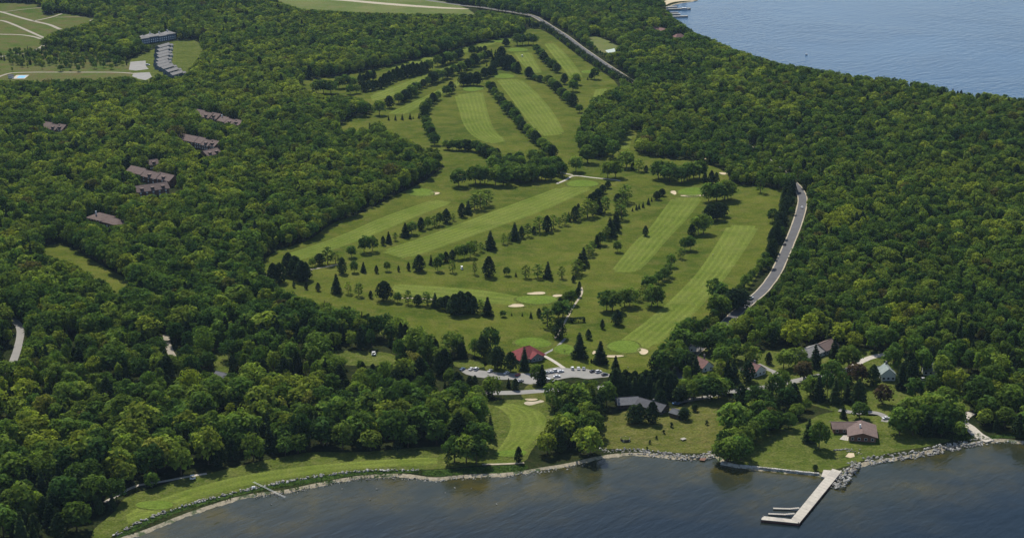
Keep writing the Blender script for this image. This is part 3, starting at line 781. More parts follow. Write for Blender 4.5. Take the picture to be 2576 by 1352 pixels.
row('in the northern row under the wood', Z2, [(545, 636, 75, 'd'), (600, 615, 75, 'd'), (645, 607, 70, 'b', .8), (575, 692, 70, 'd'), (640, 682, 75, 'd'), (700, 668, 75, 'd'), (725, 650, 85, 'd'), (765, 628, 85, 'd'), (795, 612, 80, 'd'), (825, 602, 90, 'd'), (870, 590, 95, 'd'), (900, 586, 90, 'd'), (945, 572, 90, 'd'), (975, 566, 85, 'd'), (1010, 560, 90, 'd'), (1060, 535, 75, 'b'), (1130, 502, 75, 'b'), (1165, 494, 80, 'b'), (1205, 482, 80, 'b'), (1250, 467, 70, 'b'), (1300, 444, 75, 'b'), (1385, 420, 65, 'b'), (1430, 406, 50, 'b'), (1485, 387, 35, 'o')], 'northern row trees', True)
row('in the second northern row', Z2, [(690, 885, 115, 'b'), (765, 815, 80, 'b'), (835, 782, 75, 'b'), (885, 762, 75, 'b'), (935, 728, 85, 'b'), (968, 695, 70, 'b'), (1020, 662, 60, 'b'), (1085, 638, 90, 'o'), (1135, 615, 85, 'b'), (1200, 592, 75, 'b'), (1255, 566, 70, 'b'), (1310, 545, 75, 'b'), (1355, 525, 75, 'b'), (1405, 498, 80, 'o'), (1450, 474, 70, 'b'), (1490, 456, 70, 'b'), (1535, 432, 55, 'c'), (1565, 422, 45, 'c'), (1600, 408, 50, 'c')], 'second row trees', True)
row('in the clump above the upper greens', Z2, [(1325, 648, 90, 'o', 1.1), (1375, 650, 95, 'o', 1.1), (1425, 648, 90, 'o', 1.1), (1480, 592, 75, 'o'), (1525, 575, 70, 'o'), (1560, 552, 80, 'c'), (1545, 500, 80, 'c'), (1600, 500, 90, 'd'), (1640, 552, 110, 'c'), (1660, 500, 80, 'o'), (1695, 535, 90, 'o'), (1735, 552, 75, 'd'), (1610, 455, 90, 'o'), (1645, 350, 55, 'o'), (1500, 500, 30, 'c')], 'upper green clump trees', True)
row('in the curved row west of the upper fairway', Z2, [(1232, 672, 50, 'o'), (1265, 662, 25, 'c'), (1195, 722, 70, 'b'), (1235, 705, 60, 'b'), (1130, 752, 60, 'b'), (1095, 780, 70, 'b'), (1062, 818, 75, 'b'), (1035, 855, 75, 'b'), (1030, 905, 80, 'b'), (1045, 955, 80, 'b'), (1060, 1005, 80, 'b'), (1085, 1050, 85, 'b'), (1105, 1095, 90, 'b')], 'curved row trees', True)
row('in the line of tiny conifers', Z2, [(760, 908, 35, 'c'), (811, 908, 38, 'c'), (863, 905, 45, 'c'), (922, 900, 42, 'c'), (945, 898, 22, 'c'), (988, 894, 36, 'c')], 'tiny conifers')
row('in the long diagonal row', Z2, [(1515, 690, 70, 'b', .9), (1545, 692, 70, 'b', .9), (1560, 732, 70, 'b'), (1590, 772, 75, 'b'), (1625, 815, 75, 'b'), (1660, 855, 80, 'b'), (1685, 880, 80, 'b'), (1720, 915, 85, 'b'), (1745, 960, 85, 'b'), (1775, 995, 80, 'b'), (1810, 1022, 80, 'b'), (1845, 1060, 80, 'b'), (1885, 1095, 80, 'b'), (1920, 1122, 75, 'b'), (1955, 1155, 80, 'b'), (1995, 1182, 80, 'b')], 'diagonal row trees', True)
row('in the short row beside the hedge fairway', Z2, [(1875, 402, 60, 'b'), (1905, 435, 60, 'b'), (1930, 465, 65, 'b'), (1965, 500, 65, 'b'), (1995, 525, 70, 'b'), (2030, 548, 60, 'b')], 'hedge fairway trees', True)
row('among the trees dividing the upper eastern holes', Z2, [(1818, 592, 75, 'o'), (1865, 608, 45, 'b'), (1905, 620, 45, 'o'), (1965, 640, 70, 'b'), (1995, 665, 75, 'b'), (2030, 698, 75, 'b'), (2065, 735, 75, 'b'), (2105, 775, 85, 'b'), (2145, 798, 90, 'b'), (2085, 635, 75, 'o'), (2150, 690, 80, 'b'), (2175, 640, 80, 'b'), (2312, 598, 80, 'b'), (2262, 604, 22, 'c'), (2200, 850, 60, 'b'), (2165, 810, 40, 'o')], 'upper dividing trees', True)
row('in the northern tip clump', Z2, [(1738, 268, 55, 'b'), (1770, 262, 55, 'b'), (1730, 350, 85, 'b'), (1770, 352, 90, 'b'), (1815, 345, 85, 'b'), (1850, 340, 75, 'b'), (1858, 215, 40, 'o'), (1882, 215, 40, 'o')], 'northern tip trees')
row('in the low row above the western bend', Z2, [(1192, 1128, 65, 'b'), (1240, 1132, 70, 'b'), (1270, 1134, 75, 'b'), (1310, 1134, 75, 'b'), (1365, 1138, 75, 'b'), (1420, 1145, 80, 'b'), (1460, 1165, 80, 'b'), (1500, 1185, 85, 'b'), (1545, 1200, 80, 'b'), (1580, 1185, 60, 'o')], 'western bend trees', True)
row('in the northwestern corner clump', Z2, [(215, 718, 100, 'b'), (270, 722, 110, 'b'), (325, 715, 100, 'b'), (385, 670, 90, 'b'), (440, 662, 85, 'b'), (490, 660, 70, 'b'), (470, 712, 65, 'b'), (520, 705, 60, 'b'), (415, 912, 120, 'b'), (560, 930, 160, 'b')], 'northwestern clump trees')
# lower course
row('in the cedar cluster by the cart path', Z6, [(130, 935, 150, 'd', 1.2), (180, 938, 160, 'd', 1.2), (245, 912, 195, 'd', 1.2), (295, 910, 180, 'd', 1.2), (345, 912, 140, 'd', 1.3), (375, 905, 120, 'd', 1.2)], 'cart path cedars')
row('in the bottom row above the wood', Z6, [(285, 962, 45, 'd', .8), (378, 974, 52, 'd', .8), (468, 986, 62, 'd', .9), (605, 1004, 145, 'c', 1.3), (695, 1008, 85, 'l'), (775, 1028, 92, 'l'), (865, 1042, 58, 'd'), (965, 1058, 135, 'o', .95), (1068, 1076, 70, 'b', .8), (1147, 1086, 95, 'l'), (1220, 1096, 72, 'o'), (1290, 1097, 104, 'l', 1.2), (1350, 1110, 100, 'c', 1.2), (1395, 1125, 90, 'o'), (1440, 1130, 105, 'o'), (1500, 1182, 170, 'd', 1.2), (1545, 1186, 185, 'd', 1.2), (1600, 1182, 190, 'd', 1.2), (1640, 1160, 130, 'd'), (1690, 1142, 80, 'l'), (1745, 1172, 125, 'c', 1.3), (1862, 1182, 50, 'b'), (1928, 1174, 22, 'c'), (2008, 1177, 26, 'c'), (2073, 1192, 45, 'c')], 'bottom row trees')
row('in the middle row below the striped fairways', Z6, [(650, 856, 115, 'd'), (740, 848, 82, 'b', .8), (810, 846, 76, 'c', 1.2), (908, 852, 52, 'd', .9), (988, 838, 74, 'b', .75), (1075, 842, 42, 'd', .8), (1150, 832, 58, 'd', .7), (1230, 837, 122, 'd', 1.15), (1370, 838, 112, 'b', .7), (1482, 848, 85, 'l'), (1650, 862, 88, 'l', .8), (1755, 880, 138, 'd', 1.1), (1890, 872, 58, 'b', .8), (1960, 880, 38, 'c'), (2035, 888, 85, 'l', 1.1), (2125, 890, 95, 'l', 1.1), (2200, 892, 118, 'c', 1.3), (2303, 892, 88, 'l')], 'middle row trees')
row('in the row between the two western fairways', Z6, [(425, 806, 65, 'b', .8), (480, 790, 78, 'o'), (540, 788, 118, 'l', 1.2), (600, 780, 80, 'l', 1.2), (720, 735, 86, 'b'), (815, 700, 125, 'b', .8), (880, 690, 105, 'b', .8), (958, 642, 60, 'd'), (1000, 628, 84, 'c', 1.3), (1050, 608, 55, 'l'), (1125, 582, 104, 'c', 1.3), (1175, 562, 95, 'b', .9), (1245, 528, 92, 'd'), (1295, 514, 84, 'b', .7), (1345, 503, 80, 'l', 1.2), (1385, 492, 86, 'b', .7), (1435, 473, 94, 'd'), (1487, 458, 54, 'l'), (1553, 428, 94, 'd'), (1600, 408, 98, 'c', 1.3), (1650, 378, 100, 'l', 1.5), (1690, 368, 125, 'l', 1.4), (1740, 345, 110, 'l', 1.4)], 'western dividing row trees')
row('beside the central trees', Z6, [(1530, 204, 118, 'b'), (1655, 268, 215, 'b'), (1725, 278, 225, 'b'), (1805, 288, 225, 'b'), (1865, 262, 200, 'b'), (1690, 240, 180, 'b'), (2000, 200, 150, 'b')], 'central trees')
row('in the long row leading up to the central green', Z6, [(1320, 792, 78, 'c'), (1395, 775, 70, 'b', .7), (1432, 768, 72, 'd'), (1480, 752, 74, 'd'), (1522, 748, 105, 'b', .7), (1570, 742, 100, 'b', .8), (1615, 735, 105, 'b', .8), (1648, 706, 95, 'l'), (1695, 692, 72, 'l'), (1768, 678, 138, 'c', 1.35), (1868, 634, 78, 'l'), (1908, 624, 68, 'l'), (1950, 604, 118, 'c', 1.3), (2003, 588, 84, 'd'), (2050, 578, 94, 'l'), (2095, 560, 56, 'd'), (2140, 545, 108, 'l', 1.2), (2195, 540, 110, 'd'), (2243, 520, 104, 'l'), (2285, 500, 66, 'l'), (2330, 490, 88, 'l'), (2358, 464, 70, 'c'), (2405, 460, 100, 'd'), (2450, 444, 80, 'l'), (2430, 372, 42, 'd'), (2500, 434, 125, 'l', 1.2), (2540, 424, 110, 'l', 1.2), (2585, 404, 115, 'c', 1.3), (2632, 398, 104, 'l', 1.2), (2492, 322, 40, 'c')], 'central green row trees')
row('in the bushy line below the central green', ZC, [(835, 316, 55, 'o'), (862, 300, 55, 'o'), (890, 284, 60, 'o'), (925, 252, 58, 'o'), (965, 214, 50, 'o'), (905, 268, 50, 'o')], 'green line trees')
row('in the diagonal row through the middle of the course', ZC, [(1095, 318, 120, 'l', 1.2), (1040, 338, 82, 'o'), (1080, 338, 90, 'l', 1.2), (1055, 400, 100, 'l', 1.3), (1065, 450, 105, 'l', 1.3), (1020, 545, 140, 'c', 1.3), (980, 595, 150, 'c', 1.4), (950, 598, 100, 'l', 1.2), (1035, 500, 100, 'c', 1.2), (910, 640, 90, 'b', .9), (880, 655, 80, 'c', 1.2), (845, 702, 88, 'l', 1.2), (815, 725, 80, 'l', 1.2), (780, 795, 122, 'c', 1.4), (755, 815, 110, 'c', 1.3), (735, 855, 105, 'l', 1.2), (720, 880, 90, 'l', 1.2), (705, 922, 50, 'd'), (750, 972, 56, 'd', .8), (738, 1032, 66, 'd'), (690, 1090, 110, 'b', .8), (655, 1095, 100, 'b', .8), (608, 1082, 44, 'o')], 'middle diagonal trees')
row('above the clubhouse', ZC, [(590, 1195, 125, 'b'), (625, 1190, 120, 'b'), (508, 1256, 125, 'l', 1.2), (596, 1340, 128, 'd', 1.15), (445, 1184, 66, 'd'), (490, 1152, 48, 'b'), (1035, 1242, 104, 'd', 1.1), (923, 1272, 66, 'd', .85), (818, 1350, 70, 'd'), (742, 1362, 44, 'd')], 'clubhouse rise trees')
row('standing alone on the clubhouse fairways', ZC, [(1248, 572, 72, 'd'), (1035, 694, 76, 'b', .8)], 'lone fairway trees')
row('in the small line near the thin-bunkered green', ZC, [(1150, 388, 28, 'c'), (1180, 378, 40, 'c'), (1200, 370, 40, 'c'), (1230, 360, 44, 'c'), (1270, 338, 50, 'c'), (1295, 314, 30, 'c'), (1335, 300, 60, 'o'), (1373, 272, 52, 'o')], 'small line trees')
row('behind the thin-bunkered green', ZC, [(1345, 200, 180, 'b'), (1395, 205, 190, 'b'), (1430, 195, 150, 'b'), (1520, 205, 150, 'b'), (1565, 190, 150, 'b'), (1612, 196, 175, 'b'), (1655, 170, 150, 'b'), (1695, 172, 78, 'd', .8), (1745, 178, 86, 'd', .9), (1782, 178, 74, 'd', .9)], 'thin-bunkered green trees')
row('in the row between the two eastern fairways', ZC, [(1725, 375, 190, 'b'), (1785, 385, 205, 'b'), (1845, 372, 195, 'b'), (1870, 340, 170, 'b'), (1735, 460, 110, 'o'), (1790, 452, 115, 'o'), (1830, 425, 100, 'o'), (1645, 560, 125, 'b', .9), (1685, 555, 130, 'b', .9), (1597, 576, 92, 'd'), (1545, 684, 96, 'b', .9), (1585, 680, 100, 'b', .9), (1515, 744, 76, 'l', 1.3), (1443, 806, 92, 'b', .75), (1415, 880, 90, 'l', 1.3), (1390, 905, 90, 'b', .8), (1345, 930, 80, 'b', .8), (1300, 955, 80, 'b', .9), (1262, 985, 110, 'b', .9), (1295, 1105, 150, 'b', .8), (1340, 1110, 155, 'b', .8), (1245, 1040, 100, 'l', 1.3), (955, 1138, 140, 'b', .9), (1000, 1140, 145, 'b', .9), (1090, 1105, 140, 'b', .9), (1130, 1100, 125, 'b', .9), (1190, 1062, 84, 'l', 1.2)], 'eastern dividing trees')
row('near the eastern wood edge', ZC, [(2115, 296, 175, 'l', .9), (1770, 1060, 150, 'b', .8), (1815, 1075, 140, 'b', .8), (1775, 1180, 150, 'b', .9), (1830, 1185, 150, 'b', .9), (1910, 1132, 150, 'o'), (1965, 1120, 150, 'o')], 'eastern edge trees')
row('left of the road bend', ZR, [(515, 470, 104, 'b', .95)], 'road bend tree')
row('in the big central group', Z3, [(240, 1320, 140, 'b'), (330, 1310, 200, 'b'), (400, 1325, 290, 'b', .8), (455, 1330, 300, 'b', .8), (480, 1365, 140, 'b'), (540, 1365, 145, 'b'), (520, 1290, 220, 'b', .8), (620, 1280, 130, 'b'), (670, 1280, 50, 'd'), (715, 1294, 88, 'l', 1.3), (770, 1300, 46, 'd')], 'big central group trees')
# clubhouse and yards
row('near the clubhouse car park', ZL15, [(600, 292, 165, 'c', 1.15), (726, 312, 150, 'c', 1.25), (818, 332, 76, 'c', 1.3), (268, 366, 165, 'c', 1.1), (185, 350, 120, 'o', .7), (105, 345, 150, 'o', .8), (65, 275, 185, 'b', .8), (345, 420, 120, 'b', .8), (375, 430, 125, 'c', 1.2), (672, 295, 22, 'd'), (20, 300, 170, 'o', .8)], 'car park trees')
row('at the foot of the main road', ZL15, [(1095, 372, 160, 'b'), (1150, 385, 180, 'b'), (1205, 392, 180, 'b'), (1120, 330, 150, 'b'), (1180, 335, 160, 'b'), (1245, 335, 130, 'c', 1.2), (1300, 385, 140, 'c', 1.2), (1060, 345, 110, 'd', 1.1), (1330, 225, 110, 'b'), (1380, 240, 120, 'b'), (1270, 150, 110, 'b'), (1230, 175, 120, 'b'), (1210, 230, 130, 'b'), (1420, 210, 120, 'b'), (1460, 180, 120, 'b')], 'road foot trees')
row('along the eastern lane', ZL15, [(1205, 530, 90, 'o'), (1245, 505, 100, 'b'), (1290, 520, 115, 'b'), (1340, 512, 125, 'b'), (1390, 520, 130, 'b'), (1440, 512, 120, 'b'), (1480, 480, 90, 'b'), (1320, 455, 90, 'b'), (1400, 450, 90, 'b'), (1185, 470, 80, 'b')], 'eastern lane trees')
row('beside the grey-roofed house', ZL15, [(925, 656, 112, 'd', 1.2), (960, 654, 106, 'd', 1.1), (1038, 658, 116, 'd', 1.1), (1232, 636, 66, 'o', 1.1), (1295, 586, 44, 'o')], 'house lawn trees')
row('among the cottage yards', ZL22, [(95, 418, 140, 'l', .9), (140, 430, 150, 'c', 1.1), (178, 440, 170, 'c', 1.2), (265, 408, 130, 'd', 1.1), (390, 302, 74, 'd'), (280, 282, 96, 'c', 1.4), (70, 250, 130, 'b'), (-80, 360, 120, 'd', 1.2), (-120, 260, 130, 'c', 1.2), (670, 350, 165, 'c', 1.1), (785, 300, 165, 'c', 1.1), (870, 330, 130, 'b'), (770, 410, 120, 'b'), (550, 320, 110, 'b'), (600, 410, 130, 'b', .9, .99), (480, 330, 110, 'b'), (925, 425, 120, 'b', 1.0, .995), (1020, 430, 115, 'd'), (1035, 285, 200, 'b', .9), (1190, 498, 190, 'c', .9), (1240, 440, 190, 'd', .9), (1310, 420, 200, 'b', .8), (1380, 470, 90, 'b', 1.2), (1080, 545, 115, 'b', .9, .995), (1430, 540, 95, 'b', .9, .99), (790, 540, 140, 'c', 1.2), (860, 532, 110, 'c', 1.2), (930, 512, 120, 'c', 1.2), (690, 525, 145, 'c', 1.2), (840, 628, 66, 'c', 1.2), (940, 632, 90, 'b'), (470, 450, 115, 'b', .8), (1620, 560, 180, 'd', 1.2), (1480, 380, 180, 'b', .8), (640, 500, 110, 'b'), (1130, 380, 60, 'l')], 'yard trees')
row('on the pier house lawn', ZL22, [(630, 775, 145, 'c', 1.2), (695, 815, 155, 'b', .85), (672, 945, 34, 'o'), (1180, 740, 160, 'b', .9), (1260, 770, 190, 'b', .8), (1330, 760, 200, 'b', .8), (1400, 745, 210, 'b', .8), (1470, 730, 190, 'b', .8), (1520, 710, 170, 'b', .8), (1250, 690, 170, 'b'), (1350, 680, 190, 'b'), (1450, 660, 200, 'b'), (1190, 680, 130, 'b')], 'pier lawn trees')
row('between the two lake lawns', ZL22, [(95, 885, 120, 'b', .9), (140, 895, 140, 'b', .9), (185, 898, 140, 'b', .9), (225, 880, 140, 'b', .9), (120, 830, 130, 'b', .9), (180, 830, 140, 'b', .9), (240, 810, 140, 'b', .9), (290, 780, 130, 'b', .9), (330, 745, 130, 'b', .9), (380, 715, 120, 'b', .9), (430, 700, 110, 'b', .9), (170, 650, 70, 'b'), (510, 690, 90, 'b')], 'lake lawn trees')
row('on the lake edge', ZL8, [(1585, 895, 95, 'd', .8), (1153, 915, 65, 'l', .8), (1415, 790, 190, 'c', .9), (1200, 930, 190, 'b', .8), (1270, 935, 195, 'b', .8), (1330, 925, 180, 'b', .8), (1370, 850, 190, 'b', .8), (1300, 860, 190, 'b', .8)], 'lake edge trees')
def polyrow(where, pts, n, h, k, group, wide=1.0, name=None, jit=1.2):
    p, L = resample(W(pts), n)
    for i, (x, y) in enumerate(p):
        tree(k, x + random.uniform(-jit, jit), y + random.uniform(-jit, jit), h * random.uniform(.8, 1.2), f"{KNAME[k][1]} {where}", group, wide=wide, name=name)
polyrow('in the roadside screen between fairway and main road', [(1992, 484), (1978, 520), (1962, 570), (1950, 610), (1935, 650)], 24, 10.5, 'd', 'roadside cedars', 1.1)
polyrow('in the roadside screen between fairway and main road', [(1972, 494), (1965, 540), (1945, 600), (1936, 640)], 14, 9.5, 'd', 'roadside cedars', 1.1)
polyrow('in the broadleaf screen along the lower main road', [(1925, 660), (1905, 690), (1880, 715), (1850, 745), (1800, 800), (1770, 830), (1735, 860)], 22, 8, 'b', 'roadside broadleaves', .9)
polyrow('in the tall screen behind the grey house', [(1548, 996), (1590, 1000), (1630, 1004), (1672, 1000), (1695, 992)], 15, 15, 'c', 'grey house screen spruces', 1.25)
polyrow('in the tall screen behind the grey house', [(1545, 982), (1600, 985), (1650, 986), (1690, 980)], 12, 14, 'd', 'grey house screen cedars', 1.2)
def clump(where, poly, n, h, group):
    P = np.array(poly); got = []
    for _ in range(4000):
        x, y = random.uniform(P[:, 0].min(), P[:, 0].max()), random.uniform(P[:, 1].min(), P[:, 1].max())
        if not inside(poly, np.array(x), np.array(y)): continue
        X, Y = G(x, y)
        if all((X - a) ** 2 + (Y - b) ** 2 > 4.8 ** 2 for a, b in got):
            got.append((X, Y))
            tree('b', X, Y, h * random.uniform(.8, 1.15), f"round broadleaf tree {where}", group, wide=.95)
        if len(got) >= n: break
clump('in the wood at the centre of the course', [(1240, 412), (1300, 405), (1370, 410), (1410, 425), (1415, 445), (1370, 462), (1300, 466), (1250, 462), (1230, 440)], 52, 13, 'central wood trees')
# long hedge by the road
hl, L = resample(W([(1362, 66), (1400, 92), (1440, 122), (1480, 152), (1520, 178), (1560, 200), (1592, 214)]), 300)
hb = []
for x, y in hl - hl[0]:
    for k in range(4):
        s = random.uniform(1.5, 2.6)
        hb.append(((x + random.uniform(-3, 3), y + random.uniform(-3, 3), random.uniform(1.5, 5.6)), (s, s, s)))
e = empty('roadside_hedge', (*hl[0], 0.0))
tag(e, 'long dark green hedge lining the main road beside the upper holes', 'hedge')
c = obj('foliage', leaf_mesh('foliage', hb, 16, .45, 'needle', seed=77), e); c['tint'] = .35
# trimmed hedge block
hx, hy = G(*ZC((738, 1222)))
e = empty('trimmed_hedge', (hx, hy, 0.0), R(12)); tag(e, 'box-trimmed dark hedge block standing on the rise above the clubhouse', 'hedge')
hb = [((random.choice((-4.4, 4.4, random.uniform(-4.4, 4.4))), random.uniform(-1.4, 1.4), random.uniform(.4, 2.6)), (.5, .5, .5)) for _ in range(60)] + [((x, y, 2.7), (.55, .55, .35)) for x in np.linspace(-4.4, 4.4, 12) for y in (-1.3, 0, 1.3)]
c = obj('foliage', leaf_mesh('foliage', hb, 14, .3, 'needle', seed=5), e); c['tint'] = .4
# garden shrubs
shrub_me = leaf_mesh('foliage', [((random.uniform(-.5, .5), random.uniform(-.5, .5), .3 + 1.5 * i / 9), (.5, .5, .35)) for i in range(9)], 16, .18, 'needle', seed=8)
for i, (zx, zy, s, lb) in enumerate([(1350, 765, 1.4, 'dark garden shrub nearest the house on the parched lawn'), (1168, 900, 1.1, 'second garden shrub down the parched lawn'), (1012, 1022, 1.0, 'third garden shrub down the parched lawn'), (885, 1128, 1.1, 'garden shrub closest to the shore rocks'), (2100, 720, 1.3, 'dark shrub alone at the east side of the parched lawn'), (830, 1245, .9, 'tiny shrub growing on the shore rocks')]):
    nx_, ny_ = 1900 + zx / 6.76, 1220 + zy / 6.76
    X, Y = G(nx_ / 1.2427, ny_ / 1.2427)
    e = empty('garden_shrub', (X, Y, 0.0), i * 1.3); e.scale = (s, s, s * 1.1)
    tag(e, lb, 'shrub', 'lawn shrubs'); c = obj('foliage', shrub_me, e); c['tint'] = .2
    obj('stem', MB().tube([(0, 0, -.1), (0, 0, .8)], [.12, .06], 6).me('stem', 'bark'), e)

# ================================================================== BUILDINGS
FOOT = []          # footprints (world polygons) kept clear of trees
def nrm(v):
    l = math.hypot(*v); return (v[0] / l, v[1] / l)
class House:
    def __init__(s, name, label, at, cat='house', group=None):
        s.o = G(*at); s.root = tag(empty(name, (*s.o, 0.0)), label, cat, group)
    def part(s, name, mb, mat, parent=None): return obj(name, mb.me(name, mat), parent or s.root)
    def block(s, A=None, B=None, D=10, H=3, rise=2, axis='x', hip=False, wall='wall_white', roof='roof_grey', over=.6, P=None, Q=None, L=None, win=(3, 2), chim=None, door=False, chim_mat='stone_dark', clear=True, dormers=0, sub_win=True):
        if P is not None:
            p, q = G(*P), G(*Q); u = nrm((q[0] - p[0], q[1] - p[1])); v = (-u[1], u[0])
            a = (p[0] - v[0] * D / 2, p[1] - v[1] * D / 2); length = L or math.dist(p, q)
        else:
            a, b = G(*A), G(*B); u = nrm((b[0] - a[0], b[1] - a[1])); v = (-u[1], u[0]); length = L or math.dist(a, b)
        ox, oy = a[0] - s.o[0], a[1] - s.o[1]
        def w(x, y, z): return (ox + u[0] * x + v[0] * y, oy + u[1] * x + v[1] * y, z)
        if clear: FOOT.append([(s.o[0] + w(x, y, 0)[0], s.o[1] + w(x, y, 0)[1]) for x, y in ((-3, -7), (length + 3, -7), (length + 3, D + 2.5), (-3, D + 2.5))])
        L_, m = length, MB()
        # walls (with gable ends)
        if axis == 'x': prof = [(0, 0), (D, 0), (D, H), (D / 2, H + (0 if hip else rise)), (0, H)]; e0 = [w(0, y, z) for y, z in prof]; e1 = [w(L_, y, z) for y, z in prof]
        else: prof = [(0, 0), (L_, 0), (L_, H), (L_ / 2, H + (0 if hip else rise)), (0, H)]; e0 = [w(x, 0, z) for x, z in prof]; e1 = [w(x, D, z) for x, z in prof]
        m.poly(e0[::-1] if axis == 'x' else e0); m.poly(e1 if axis == 'x' else e1[::-1])
        for i in (0, 1, 4):
            j = (i + 1) % 5
            m.poly([e0[i], e0[j], e1[j], e1[i]])
        wl = s.part('wall', m, wall)
        # roof slabs
        t = .22; half = (D if axis == 'x' else L_) / 2; sl = rise / half
        ze = H - over * sl
        def rw(along, across, z): return w(along, across, z) if axis == 'x' else w(across, along, z)
        LA, LC = (L_, D) if axis == 'x' else (D, L_)
        ins = half if hip else -over
        r0, r1 = ins if hip else -over, LA - ins if hip else LA + over
        if hip: r0, r1 = min(half, LA / 2 - .3), LA - min(half, LA / 2 - .3)
        rf = MB()
        top = [rw(-over, -over, ze + t), rw(LA + over, -over, ze + t), rw(LA + over, LC + over, ze + t), rw(-over, LC + over, ze + t), rw(r0, half, H + rise + t), rw(r1, half, H + rise + t)]
        bot = [(x, y, z - t) for x, y, z in top]
        rf.v = top + bot
        rf.f = [(0, 1, 5, 4), (2, 3, 4, 5), (6, 10, 11, 7), (8, 11, 10, 9), (0, 6, 7, 1), (2, 8, 9, 3)]
        if hip: rf.f += [(1, 2, 5), (3, 0, 4), (7, 11, 8), (9, 10, 6), (1, 7, 8, 2), (3, 9, 6, 0)]
        else: rf.f += [(1, 7, 11, 5), (5, 11, 8, 2), (3, 9, 10, 4), (4, 10, 6, 0)]
        if axis != 'x': rf.f = [f[::-1] for f in rf.f]
        ro = s.part('roof', rf, roof)
        rd = MB(); 
        if r1 > r0:
            rd.tube([rw(r0, half, H + rise + t), rw(r1, half, H + rise + t)], [.16, .16], 5)
            s.part('ridge_cap', rd, roof, ro)
        ang = math.atan2(u[1], u[0])
        nf, ns = win
        ww, wh = 1.3, 1.25
        for fl in range(1 if H < 5 else 2):
            zc = 1.55 + fl * 2.8
            for i in range(nf):
                if door and fl == 0 and i == nf // 2: continue
                x = L_ * (i + .5) / nf
                f = s.part('window', MB().box(*w(x, -.03, zc), ww + .24, .1, wh + .24, ang), 'white_paint' if wall != 'wall_dark' else 'wall_brown', wl)
                if sub_win: s.part('pane', MB().box(*w(x, -.06, zc), ww, .1, wh, ang), 'window_glass', wl)
            for side in (0, 1):
                for i in range(ns):
                    y = D * (i + .5) / ns
                    s.part('window', MB().box(*w(-.04 if not side else L_ + .04, y, zc), .12, ww, wh, ang), 'window_glass', wl)
        if door:
            d = s.part('door', MB().box(*w(L_ * (nf // 2 + .5) / nf, -.04, 1.05), 1.0, .12, 2.1, ang), 'wall_dark', wl)
        if chim:
            for cx_, cy_ in (chim if isinstance(chim, list) else [chim]):
                x, y = cx_ * L_, cy_ * D
                c = s.part('chimney', MB().box(*w(x, y, H + rise * .6 + .9), .9, .9, rise * .8 + 2.0, ang), chim_mat, ro)
        for i in range(dormers):
            al = LA * (i + .5) / dormers; hz = H + rise * .45
            a0 = rw(al, half * .30, hz); dm = MB().box(a0[0], a0[1], hz - .3, 2.6, 2.6, 1.5, ang)
            s.part('dormer', dm, 'wall_dark', ro)
            b0 = rw(al, half * .34, hz)
            s.part('dormer_roof', MB().box(b0[0], b0[1], hz + .55, 3.2, 3.2, .25, ang), roof, ro)
        s.last = (w, L_, D, H, rise, ang)
        return s

h = House('clubhouse', 'red hip-roofed clubhouse beside the car park', (1307, 915), 'clubhouse')
h.block(A=(1308, 914), B=(1348, 905), L=18, D=13, H=3.2, rise=4.6, hip=True, wall='wall_grey', roof='roof_red', over=1.2, win=(6, 3), door=True)
w, L_, D, H, rise, ang = h.last
h.block(A=(1336, 911), B=(1352, 908), L=8, D=9, H=3.0, rise=2.6, axis='y', wall='wall_grey', roof='roof_red', over=1.0, win=(2, 2))
h.part('porch_post', MB().tube([(*w(3, -1.0, 0)[:2], 0), (*w(3, -1.0, 0)[:2], 3)], [.14, .14]), 'white_paint')
h.part('porch_post', MB().tube([(*w(6, -1.0, 0)[:2], 0), (*w(6, -1.0, 0)[:2], 3)], [.14, .14]), 'white_paint')
h = House('shore_house', 'brown shore house with a low-pitched roof behind the pier', (2134, 1108))
h.block(A=(2135, 1108), B=(2202, 1112), D=17, H=3.3, rise=2.0, axis='y', wall='wall_brown', roof='roof_brown', over=1.1, win=(4, 4), chim=(.42, .45), chim_mat='white_paint')
h.block(A=(2096, 1089), B=(2134, 1089), L=16, D=9.5, H=3.0, rise=1.7, wall='wall_brown', roof='roof_brown', over=.9, win=(4, 2), clear=True)
h = House('grey_house', 'long grey-roofed house above the parched lawn', (1599, 1025))
h.block(A=(1600, 1026), B=(1661, 1044), D=9, H=2.9, rise=2.3, wall='wall_dark', roof='roof_slate', over=1.0, win=(6, 2), chim=(.55, .42))
h.block(A=(1556, 1028), B=(1600, 1025), L=12, D=10, H=2.9, rise=2.1, wall='wall_dark', roof='roof_grey', over=1.0, win=(3, 2))
h.block(A=(1683, 1047), B=(1697, 1051), L=6.5, D=7, H=2.6, rise=1.2, wall='wall_dark', roof='roof_slate', over=.5, win=(1, 1))
h = House('cottage', 'white cottage with russet roof nearest the clubhouse green', (1768, 935), group='white cottages')
h.block(A=(1767, 936), B=(1794, 929), D=10, H=3.0, rise=3.4, axis='y', wall='wall_white', roof='roof_russet', win=(2, 3), chim=(.8, .7))
h.block(A=(1757, 930), B=(1766, 928), L=6, D=7, H=2.6, rise=2.2, wall='wall_white', roof='roof_russet', win=(2, 1))
h = House('cottage', 'white cottage with russet roof and chimney by the short driveway', (1897, 950), group='white cottages')
h.block(A=(1897, 950), B=(1925, 939), D=9, H=3.2, rise=3.6, axis='y', wall='wall_white', roof='roof_russet', win=(3, 3), chim=(.6, .6))
h.block(A=(1882, 941), B=(1893, 937), L=6, D=7, H=2.6, rise=2.2, wall='wall_white', roof='roof_russet', win=(2, 1))
h = House('long_house', 'long low house with two grey gabled wings at the wood edge', (2008, 903))
h.block(P=(2014, 904), Q=(2056, 886), D=12, H=3.0, rise=2.8, wall='wall_white', roof='roof_tan', win=(5, 2))
